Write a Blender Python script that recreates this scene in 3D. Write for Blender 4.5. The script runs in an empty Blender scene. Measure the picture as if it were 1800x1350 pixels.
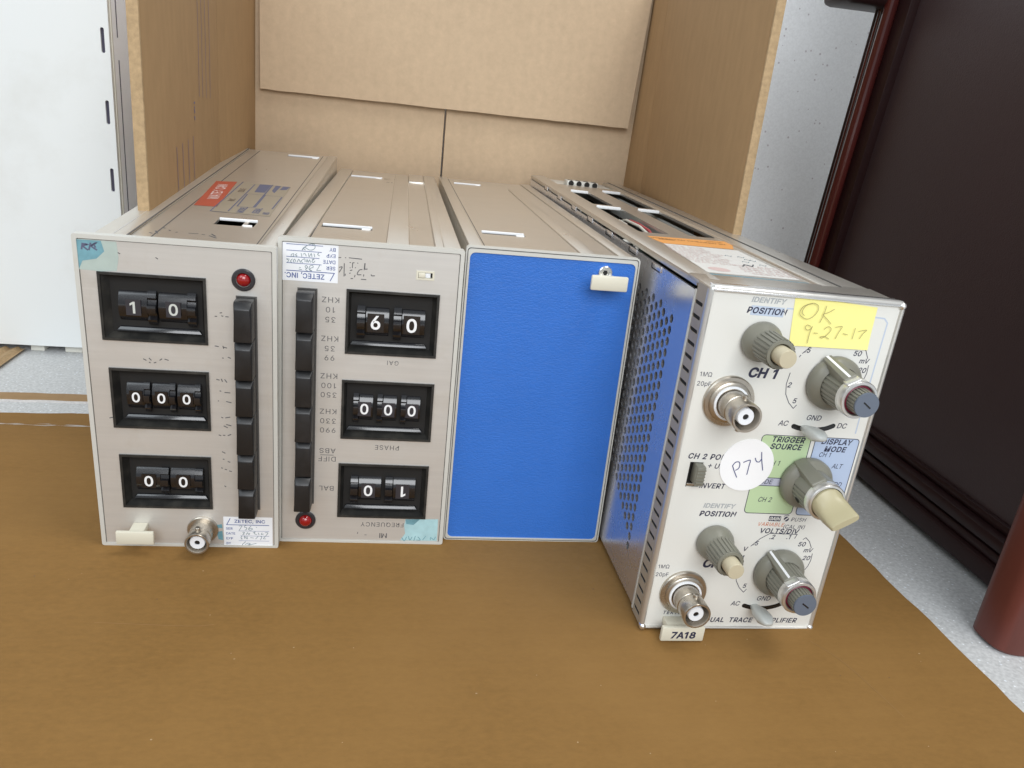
import bpy, bmesh, math, random
from mathutils import Matrix, Vector
random.seed(7)
S = 0.001
scene = bpy.context.scene
COL = scene.collection

# ------------------------------------------------------------------ camera, light, exposure
cd = bpy.data.cameras.new("camera")
cam = bpy.data.objects.new("camera", cd); COL.objects.link(cam)
cd.sensor_fit = 'HORIZONTAL'; cd.sensor_width = 36.0
cd.lens = 1400.706 / 1800 * 36.0
cd.clip_start = 0.005; cd.clip_end = 20.0
RT = Vector((0.98675, -0.13066, 0.09784 - 0.0))
CAMLOC = (-0.0596, -0.2878, 0.1746)
_pitch, _roll, _yaw = 0.3446, 0.1041, 0.1676
_f = Vector((math.sin(_yaw) * math.cos(_pitch), math.cos(_yaw) * math.cos(_pitch), -math.sin(_pitch)))
_r = Vector((math.cos(_yaw), -math.sin(_yaw), 0)); _u = _r.cross(_f)
_r2 = math.cos(_roll) * _r + math.sin(_roll) * _u
_u2 = -math.sin(_roll) * _r + math.cos(_roll) * _u
cam.matrix_world = Matrix(((_r2.x, _u2.x, -_f.x, CAMLOC[0]), (_r2.y, _u2.y, -_f.y, CAMLOC[1]),
                           (_r2.z, _u2.z, -_f.z, CAMLOC[2]), (0, 0, 0, 1)))
scene.camera = cam

world = bpy.data.worlds.new("World"); scene.world = world
world.use_nodes = True
bg = world.node_tree.nodes["Background"]
bg.inputs[0].default_value = (0.88, 0.94, 1.0, 1); bg.inputs[1].default_value = 0.58

def area(name, loc, target, sx, sy, power, col):
    l = bpy.data.lights.new(name, 'AREA'); l.shape = 'RECTANGLE'; l.size = sx; l.size_y = sy
    l.energy = power; l.color = col
    o = bpy.data.objects.new(name, l); COL.objects.link(o)
    o.location = loc
    d = Vector(target) - Vector(loc)
    o.rotation_euler = d.to_track_quat('-Z', 'Y').to_euler()
    return o
area("window_light", (0.05, -1.5, 0.95), (0.02, 0.1, 0.08), 1.1, 0.9, 24, (0.95, 0.975, 1.0))
area("side_window_light", (-1.0, -0.9, 1.1), (-0.1, 0.2, 0.1), 0.8, 0.8, 7.5, (0.86, 0.94, 1.0))
area("ceiling_light", (0.5, -0.35, 1.6), (0.0, 0.05, 0), 0.5, 0.5, 10, (1.0, 0.98, 0.93))

vs = scene.view_settings
scene.display_settings.display_device = 'sRGB'
vs.view_transform = 'Standard'; vs.look = 'None'; vs.exposure = -0.22; vs.gamma = 1.0
vs.use_curve_mapping = False

# ------------------------------------------------------------------ materials
def mat(name, col, rough=0.5, metal=0.0, spec=0.5, coat=0.0, var=0.0, vscale=60.0, vstretch=(1, 1, 1), bump=0.0, bscale=400.0,
        bstretch=(1, 1, 1), rvar=0.0, trans=0.0, flute=None, dirt=None, dscale=30.0, dlo=0.55, dhi=0.75, damt=0.5, bdist=0.0003):
    m = bpy.data.materials.new(name); m.use_nodes = True
    nt = m.node_tree; N = nt.nodes; L = nt.links
    b = N["Principled BSDF"]
    b.inputs["Base Color"].default_value = (*col, 1); b.inputs["Roughness"].default_value = rough
    b.inputs["Metallic"].default_value = metal; b.inputs["Specular IOR Level"].default_value = spec
    b.inputs["Coat Weight"].default_value = coat; b.inputs["Coat Roughness"].default_value = 0.12
    if trans: b.inputs["Transmission Weight"].default_value = trans
    tc = N.new("ShaderNodeTexCoord")
    def noise(scale, stretch, detail=4):
        mp = N.new("ShaderNodeMapping"); mp.inputs["Scale"].default_value = stretch
        L.new(tc.outputs["Object"], mp.inputs["Vector"])
        n = N.new("ShaderNodeTexNoise"); n.inputs["Scale"].default_value = scale; n.inputs["Detail"].default_value = detail
        n.inputs["Roughness"].default_value = 0.65
        L.new(mp.outputs["Vector"], n.inputs["Vector"]); return n
    colsock = None
    if var:
        n = noise(vscale, vstretch)
        mr = N.new("ShaderNodeMapRange"); mr.inputs["From Min"].default_value = 0.25; mr.inputs["From Max"].default_value = 0.75
        mr.inputs["To Min"].default_value = 1 - var; mr.inputs["To Max"].default_value = 1 + var
        L.new(n.outputs["Fac"], mr.inputs["Value"])
        hs = N.new("ShaderNodeHueSaturation"); hs.inputs["Color"].default_value = (*col, 1)
        L.new(mr.outputs["Result"], hs.inputs["Value"]); colsock = hs.outputs["Color"]
    if dirt:
        n = noise(dscale, (1, 1, 1), 8)
        mr = N.new("ShaderNodeMapRange"); mr.inputs["From Min"].default_value = dlo; mr.inputs["From Max"].default_value = dhi
        mr.inputs["To Min"].default_value = 0; mr.inputs["To Max"].default_value = damt
        L.new(n.outputs["Fac"], mr.inputs["Value"])
        mx = N.new("ShaderNodeMix"); mx.data_type = 'RGBA'
        mx.inputs["A"].default_value = (*col, 1); mx.inputs["B"].default_value = (*dirt, 1)
        if colsock: L.new(colsock, mx.inputs["A"])
        L.new(mr.outputs["Result"], mx.inputs["Factor"]); colsock = mx.outputs["Result"]
    if colsock: L.new(colsock, b.inputs["Base Color"])
    if rvar:
        n = noise(45, (1, 1, 1), 6)
        mr = N.new("ShaderNodeMapRange"); mr.inputs["To Min"].default_value = max(0, rough - rvar); mr.inputs["To Max"].default_value = min(1, rough + rvar)
        mr.inputs["From Min"].default_value = 0.3; mr.inputs["From Max"].default_value = 0.7
        L.new(n.outputs["Fac"], mr.inputs["Value"]); L.new(mr.outputs["Result"], b.inputs["Roughness"])
    if flute:
        ax, period, amt = flute
        wv = N.new("ShaderNodeTexWave"); wv.wave_type = 'BANDS'; wv.bands_direction = ax; wv.inputs["Scale"].default_value = 0.314 / period
        wv.inputs["Distortion"].default_value = 1.6; wv.inputs["Detail"].default_value = 2; wv.inputs["Detail Scale"].default_value = 0.6
        L.new(tc.outputs["Object"], wv.inputs["Vector"])
        mr = N.new("ShaderNodeMapRange"); mr.inputs["To Min"].default_value = 1 - amt; mr.inputs["To Max"].default_value = 1 + amt * .6
        L.new(wv.outputs["Fac"], mr.inputs["Value"])
        h2 = N.new("ShaderNodeHueSaturation"); h2.inputs["Color"].default_value = (*col, 1)
        if colsock: L.new(colsock, h2.inputs["Color"])
        L.new(mr.outputs["Result"], h2.inputs["Value"]); L.new(h2.outputs["Color"], b.inputs["Base Color"])
    if bump:
        n = noise(bscale, bstretch, 3)
        bp = N.new("ShaderNodeBump"); bp.inputs["Strength"].default_value = bump; bp.inputs["Distance"].default_value = bdist
        L.new(n.outputs["Fac"], bp.inputs["Height"]); L.new(bp.outputs["Normal"], b.inputs["Normal"])
    return m

def speckle(name, col, dot, scale, size, amount, rough=0.5, spec=0.4, extra=None, grain=0.2):
    m = mat(name, col, rough, 0, spec)
    nt = m.node_tree; N = nt.nodes; L = nt.links; b = N["Principled BSDF"]
    tc = N.new("ShaderNodeTexCoord")
    prev = None
    sets = [(scale, size, amount, dot)] + (extra or [])
    for (sc, sz, am, dc) in sets:
        v = N.new("ShaderNodeTexVoronoi"); v.inputs["Scale"].default_value = sc
        L.new(tc.outputs["Object"], v.inputs["Vector"])
        lt = N.new("ShaderNodeMath"); lt.operation = 'LESS_THAN'; lt.inputs[1].default_value = sz
        L.new(v.outputs["Distance"], lt.inputs[0])
        sp = N.new("ShaderNodeSeparateColor"); L.new(v.outputs["Color"], sp.inputs["Color"])
        l2 = N.new("ShaderNodeMath"); l2.operation = 'LESS_THAN'; l2.inputs[1].default_value = am
        L.new(sp.outputs["Red"], l2.inputs[0])
        mu = N.new("ShaderNodeMath"); mu.operation = 'MULTIPLY'
        L.new(lt.outputs[0], mu.inputs[0]); L.new(l2.outputs[0], mu.inputs[1])
        mx = N.new("ShaderNodeMix"); mx.data_type = 'RGBA'
        mx.inputs["A"].default_value = (*col, 1); mx.inputs["B"].default_value = (*dc, 1)
        if prev: L.new(prev, mx.inputs["A"])
        L.new(mu.outputs[0], mx.inputs["Factor"]); prev = mx.outputs["Result"]
    n = N.new("ShaderNodeTexNoise"); n.inputs["Scale"].default_value = 700; n.inputs["Detail"].default_value = 3
    L.new(tc.outputs["Object"], n.inputs["Vector"])
    mr = N.new("ShaderNodeMapRange"); mr.inputs["From Min"].default_value = .3; mr.inputs["From Max"].default_value = .7
    mr.inputs["To Min"].default_value = 1 - grain; mr.inputs["To Max"].default_value = 1 + grain / 2
    L.new(n.outputs["Fac"], mr.inputs["Value"])
    hs = N.new("ShaderNodeHueSaturation"); L.new(prev, hs.inputs["Color"]); L.new(mr.outputs["Result"], hs.inputs["Value"])
    L.new(hs.outputs["Color"], b.inputs["Base Color"])
    return m

M = {}
M['kraft'] = mat("kraft_cardboard", (0.535, 0.405, 0.275), 0.85, spec=0.2, flute=('X', 0.0075, 0.012), var=0.07, vscale=220, vstretch=(1, 1, 1), bump=0.12, bscale=900,
                 dirt=(0.60, 0.47, 0.32), dscale=330, dlo=0.62, dhi=0.72, damt=0.5)
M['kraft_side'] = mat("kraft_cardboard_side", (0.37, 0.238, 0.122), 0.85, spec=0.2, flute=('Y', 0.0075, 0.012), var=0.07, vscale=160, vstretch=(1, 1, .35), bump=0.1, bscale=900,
                      dirt=(0.43, 0.29, 0.14), dscale=300, dlo=0.62, dhi=0.72, damt=0.4)  # darker copy of the kraft: weaker light on the box sides put into the colour
M['brown_sheet'] = mat("brown_cardboard", (0.232, 0.124, 0.037), 0.75, spec=0.14, flute=('Y', 0.0075, 0.012), var=0.13, vscale=600, vstretch=(.5, 1, 1), bump=0.22, bscale=1500, bstretch=(.6, 1, 1),
                       dirt=(0.300, 0.165, 0.053), dscale=6, dlo=0.38, dhi=0.7, damt=0.85)
M['kraft_edge'] = mat("cardboard_cut_edge", (0.43, 0.305, 0.175), 0.9, spec=0.15, var=0.2, vscale=500)
M['shell'] = mat("tan_grey_shell", (0.44, 0.38, 0.29), 0.42, 0.2, 0.5, rvar=0.06, dirt=(0.26, 0.2, 0.13), dscale=60, dlo=.5, dhi=.8, damt=.4)  # tan reflected from the surroundings is put into this base colour
M['collar'] = mat("satin_metal_collar", (0.74, 0.73, 0.71), 0.36, 0.85, rvar=0.05)
M['scuff'] = mat("scuff_mark", (0.30, 0.175, 0.07), 0.8, spec=0.15)
M['torn_white'] = mat("torn_paper_edge", (0.62, 0.6, 0.58), 0.9, spec=0.1, var=0.15, vscale=500)
M['floor'] = speckle("speckled_white_floor", (0.62, 0.63, 0.63), (0.38, 0.39, 0.40), 420, 0.22, 0.10, 0.5, 0.4,
                     extra=[(420, 0.22, 0.18, (0.8, 0.84, 0.88)), (700, 0.25, 0.12, (0.9, 0.93, 0.96))])
M['wall'] = speckle("speckled_white_wall", (0.88, 0.90, 0.92), (0.6, 0.57, 0.6), 260, 0.2, 0.14, 0.6, 0.3, grain=0.07, extra=[(120, 0.05, 0.05, (0.35, 0.3, 0.3))])
M['plate'] = mat("brushed_aluminium_panel", (0.66, 0.64, 0.605), 0.42, 0.45, 0.5, var=0.05, vscale=500, vstretch=(.03, 1, 1), bump=0.05, bscale=900, bstretch=(.02, 1, 1), rvar=0.06,
                 dirt=(0.5, 0.44, 0.34), dscale=42, dlo=0.55, dhi=0.8, damt=0.45)
M['rim'] = mat("cream_grey_trim", (0.62, 0.615, 0.57), 0.4, 0.1, 0.5, dirt=(0.45, 0.34, 0.16), dscale=40, dlo=0.62, dhi=0.78, damt=0.5)
M['groove'] = mat("dark_groove", (0.09, 0.085, 0.08), 0.7)
M['body'] = mat("dull_aluminium", (0.64, 0.60, 0.535), 0.30, 0.68, 0.5, var=0.015, vscale=60, rvar=0.03,
                dirt=(0.50, 0.45, 0.38), dscale=12, dlo=0.5, dhi=0.85, damt=0.2)
M['body_light'] = mat("bright_aluminium", (0.72, 0.71, 0.68), 0.34, 0.7, 0.5, rvar=0.08, var=0.04)
M['side_metal'] = mat("satin_aluminium_side", (0.74, 0.74, 0.77), 0.27, 0.86, 0.5, rvar=0.05)
M['tab'] = mat("bent_tab_glint", (0.90, 0.91, 0.92), 0.5, 0.0)  # light caught by the metal tabs, put into a near-white colour
M['interior'] = mat("dark_interior", (0.012, 0.011, 0.01), 0.8)  # near-black: shade inside cases, slots and holes put into the colour
M['chrome'] = mat("polished_trim", (0.84, 0.83, 0.81), 0.24, 0.9, rvar=0.04)
M['black'] = mat("black_plastic", (0.012, 0.012, 0.013), 0.27, 0, 0.5, rvar=0.08, var=.2, dirt=(0.045, 0.042, 0.04), dscale=160, dlo=.55, dhi=.75, damt=.6)
M['black_matte'] = mat("dusty_black_plastic", (0.017, 0.017, 0.016), 0.5, 0, 0.45, dirt=(0.06, 0.056, 0.048), dscale=120, dlo=0.45, dhi=0.75, damt=0.8)
M['wheel'] = mat("glossy_black_wheel", (0.010, 0.010, 0.012), 0.18, 0, 0.55, coat=0.5)
M['digit_tile'] = mat("digit_tile_grey", (0.035, 0.033, 0.04), 0.4)
M['white_ink'] = mat("white_numeral", (0.86, 0.87, 0.88), 0.5)
M['dim_ink'] = mat("worn_white_numeral", (0.58, 0.60, 0.56), 0.5)
M['key'] = mat("black_key_cap", (0.013, 0.013, 0.014), 0.38, 0, 0.5, var=0.2, dirt=(0.04, 0.04, 0.042), dscale=70, dlo=.5, dhi=.8, damt=.6)
M['red'] = mat("red_lens", (0.30, 0.006, 0.008), 0.12, 0, 0.6, coat=0.5)
M['lamp_ring'] = mat("lamp_ring", (0.03, 0.028, 0.032), 0.35)
M['nickel'] = mat("worn_nickel", (0.52, 0.475, 0.41), 0.30, 0.9, rvar=0.1, dirt=(0.2, 0.16, 0.1), dscale=120, dlo=.5, dhi=.8, damt=.5)
M['teflon'] = mat("white_insulator", (0.85, 0.87, 0.9), 0.35)
M['cream'] = mat("cream_plastic", (0.70, 0.67, 0.55), 0.4, spec=0.4)
M['sticker'] = mat("white_sticker", (0.84, 0.86, 0.89), 0.6, spec=0.3)
M['blue_ink'] = mat("blue_printing", (0.07, 0.11, 0.32), 0.6)
M['pencil'] = mat("grey_handwriting", (0.2, 0.27, 0.30), 0.6)
M['navy'] = mat("dark_navy_printing", (0.028, 0.03, 0.065), 0.6)
M['grey_ink'] = mat("grey_printing", (0.10, 0.10, 0.105), 0.6)
M['pale_ink'] = mat("pale_grey_printing", (0.40, 0.42, 0.43), 0.6)
M['paleblue'] = mat("pale_blue_printing", (0.50, 0.57, 0.68), 0.6)
M['orange_ink'] = mat("orange_printing", (0.62, 0.22, 0.12), 0.6)
M['green_ink'] = mat("green_block_printing", (0.50, 0.64, 0.38), 0.55)
M['blue_block'] = mat("blue_block_printing", (0.44, 0.53, 0.70), 0.55)
M['lav'] = mat("lavender_band_printing", (0.46, 0.48, 0.58), 0.55)
M['teal'] = mat("teal_paint_stain", (0.16, 0.34, 0.40), 0.55, var=0.3, vscale=120)
M['teal_light'] = mat("pale_teal_tape", (0.40, 0.62, 0.66), 0.5, var=0.15, vscale=150)
M['teal_pale'] = mat("faded_teal_stain", (0.47, 0.56, 0.52), 0.5, 0.2, var=0.1, vscale=100)
M['redlabel'] = mat("red_label", (0.42, 0.075, 0.035), 0.55)
M['pink_ink'] = mat("faded_pink_print", (0.66, 0.50, 0.47), 0.6)
M['decal_blue'] = mat("faded_blue_print", (0.12, 0.13, 0.21), 0.55, 0.2)
M['decal_tan'] = mat("faded_decal_film", (0.40, 0.35, 0.27), 0.45, 0.4)
M['leather'] = mat("blue_leatherette", (0.034, 0.160, 0.57), 0.44, spec=0.38, rvar=0.09, var=0.05, vscale=25)
def leather_bump(m, scale, strength, dist, stretch=(1, 1, 1)):
    nt = m.node_tree; N = nt.nodes; L = nt.links; b = N["Principled BSDF"]
    tc = N.new("ShaderNodeTexCoord"); mp = N.new("ShaderNodeMapping"); mp.inputs["Scale"].default_value = stretch
    n = N.new("ShaderNodeTexNoise"); n.inputs["Scale"].default_value = scale * .35; n.inputs["Detail"].default_value = 2
    mx = N.new("ShaderNodeVectorMath"); mx.operation = 'MULTIPLY_ADD'; mx.inputs[1].default_value = (.006, .006, .006)
    L.new(tc.outputs["Object"], mp.inputs["Vector"]); L.new(mp.outputs["Vector"], n.inputs["Vector"])
    L.new(n.outputs["Color"], mx.inputs[0]); L.new(mp.outputs["Vector"], mx.inputs[2])
    v = N.new("ShaderNodeTexVoronoi"); v.feature = 'DISTANCE_TO_EDGE'; v.inputs["Scale"].default_value = scale
    L.new(mx.outputs["Vector"], v.inputs["Vector"])
    mr = N.new("ShaderNodeMapRange"); mr.inputs["From Max"].default_value = 0.16; L.new(v.outputs["Distance"], mr.inputs["Value"])
    bp = N.new("ShaderNodeBump"); bp.inputs["Strength"].default_value = strength; bp.inputs["Distance"].default_value = dist
    L.new(mr.outputs["Result"], bp.inputs["Height"]); L.new(bp.outputs["Normal"], b.inputs["Normal"])
leather_bump(M['leather'], 560, 0.33, 0.0002, (1, 1, 1.7))
M['cream_panel'] = mat("cream_enamel_panel", (0.74, 0.735, 0.69), 0.36, spec=0.45)
M['knob'] = mat("grey_green_knob", (0.205, 0.20, 0.162), 0.38, spec=0.5)
M['knob_blue'] = mat("blue_grey_knob_face", (0.125, 0.15, 0.195), 0.5)
M['knob_red'] = mat("dark_red_ring", (0.16, 0.012, 0.035), 0.4)
M['button'] = mat("ivory_button", (0.54, 0.48, 0.34), 0.4)
M['ivory'] = mat("ivory_lever", (0.44, 0.395, 0.245), 0.35)
M['lever'] = mat("translucent_grey_lever", (0.50, 0.52, 0.50), 0.3, coat=0.2)
M['yellow'] = mat("yellow_sticky_note", (0.92, 0.86, 0.32), 0.75, spec=0.2)
M['dot'] = mat("white_round_label", (0.90, 0.90, 0.91), 0.7, spec=0.2)
M['pen'] = mat("blue_pen", (0.08, 0.09, 0.22), 0.6)
M['pen_brown'] = mat("thin_brown_pen", (0.36, 0.31, 0.12), 0.6)
M['orange'] = mat("orange_label", (0.80, 0.36, 0.10), 0.6)
M['paper'] = mat("printed_white_label", (0.72, 0.70, 0.66), 0.6)
M['bluegreen_tape'] = mat("blue_green_strip", (0.16, 0.29, 0.34), 0.5)
M['pcb'] = mat("circuit_board", (0.028, 0.045, 0.03), 0.5, var=.4, vscale=300)
M['greenpart'] = mat("green_capacitor", (0.02, 0.32, 0.22), 0.35)
M['redwire'] = mat("red_wire", (0.35, 0.03, 0.04), 0.4)
M['whitewire'] = mat("white_wire", (0.6, 0.57, 0.5), 0.5)
M['brownpart'] = mat("brown_component", (0.10, 0.045, 0.03), 0.5)
M['mahogany'] = mat("polished_mahogany", (0.075, 0.014, 0.012), 0.15, spec=0.5, coat=0.35, var=0.35, vscale=60, vstretch=(1, 1, .1))
M['mahogany_dark'] = mat("dark_mahogany", (0.022, 0.008, 0.008), 0.38, spec=0.4, coat=0.0)
M['mahogany_red'] = mat("red_mahogany_leg", (0.125, 0.032, 0.022), 0.38, spec=0.4, var=0.2, vscale=50, vstretch=(1, 1, .15))
M['dark_leather'] = mat("dark_brown_leather", (0.050, 0.030, 0.031), 0.42, spec=0.5)
leather_bump(M['dark_leather'], 700, 0.16, 0.0002)
M['enamel'] = mat("white_enamel", (0.78, 0.81, 0.81), 0.42, spec=0.4, dirt=(0.6, 0.6, 0.56), dscale=14, dlo=.5, dhi=.8, damt=.5)
M['enamel_side'] = mat("grey_white_side", (0.90, 0.90, 0.93), 0.5)  # lighter than the front enamel, to offset the box's shadow on this side
M['enamel_bead'] = mat("putty_edge", (0.74, 0.73, 0.66), 0.5)
M['slot'] = mat("dark_slot", (0.07, 0.065, 0.10), 0.8)

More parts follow.
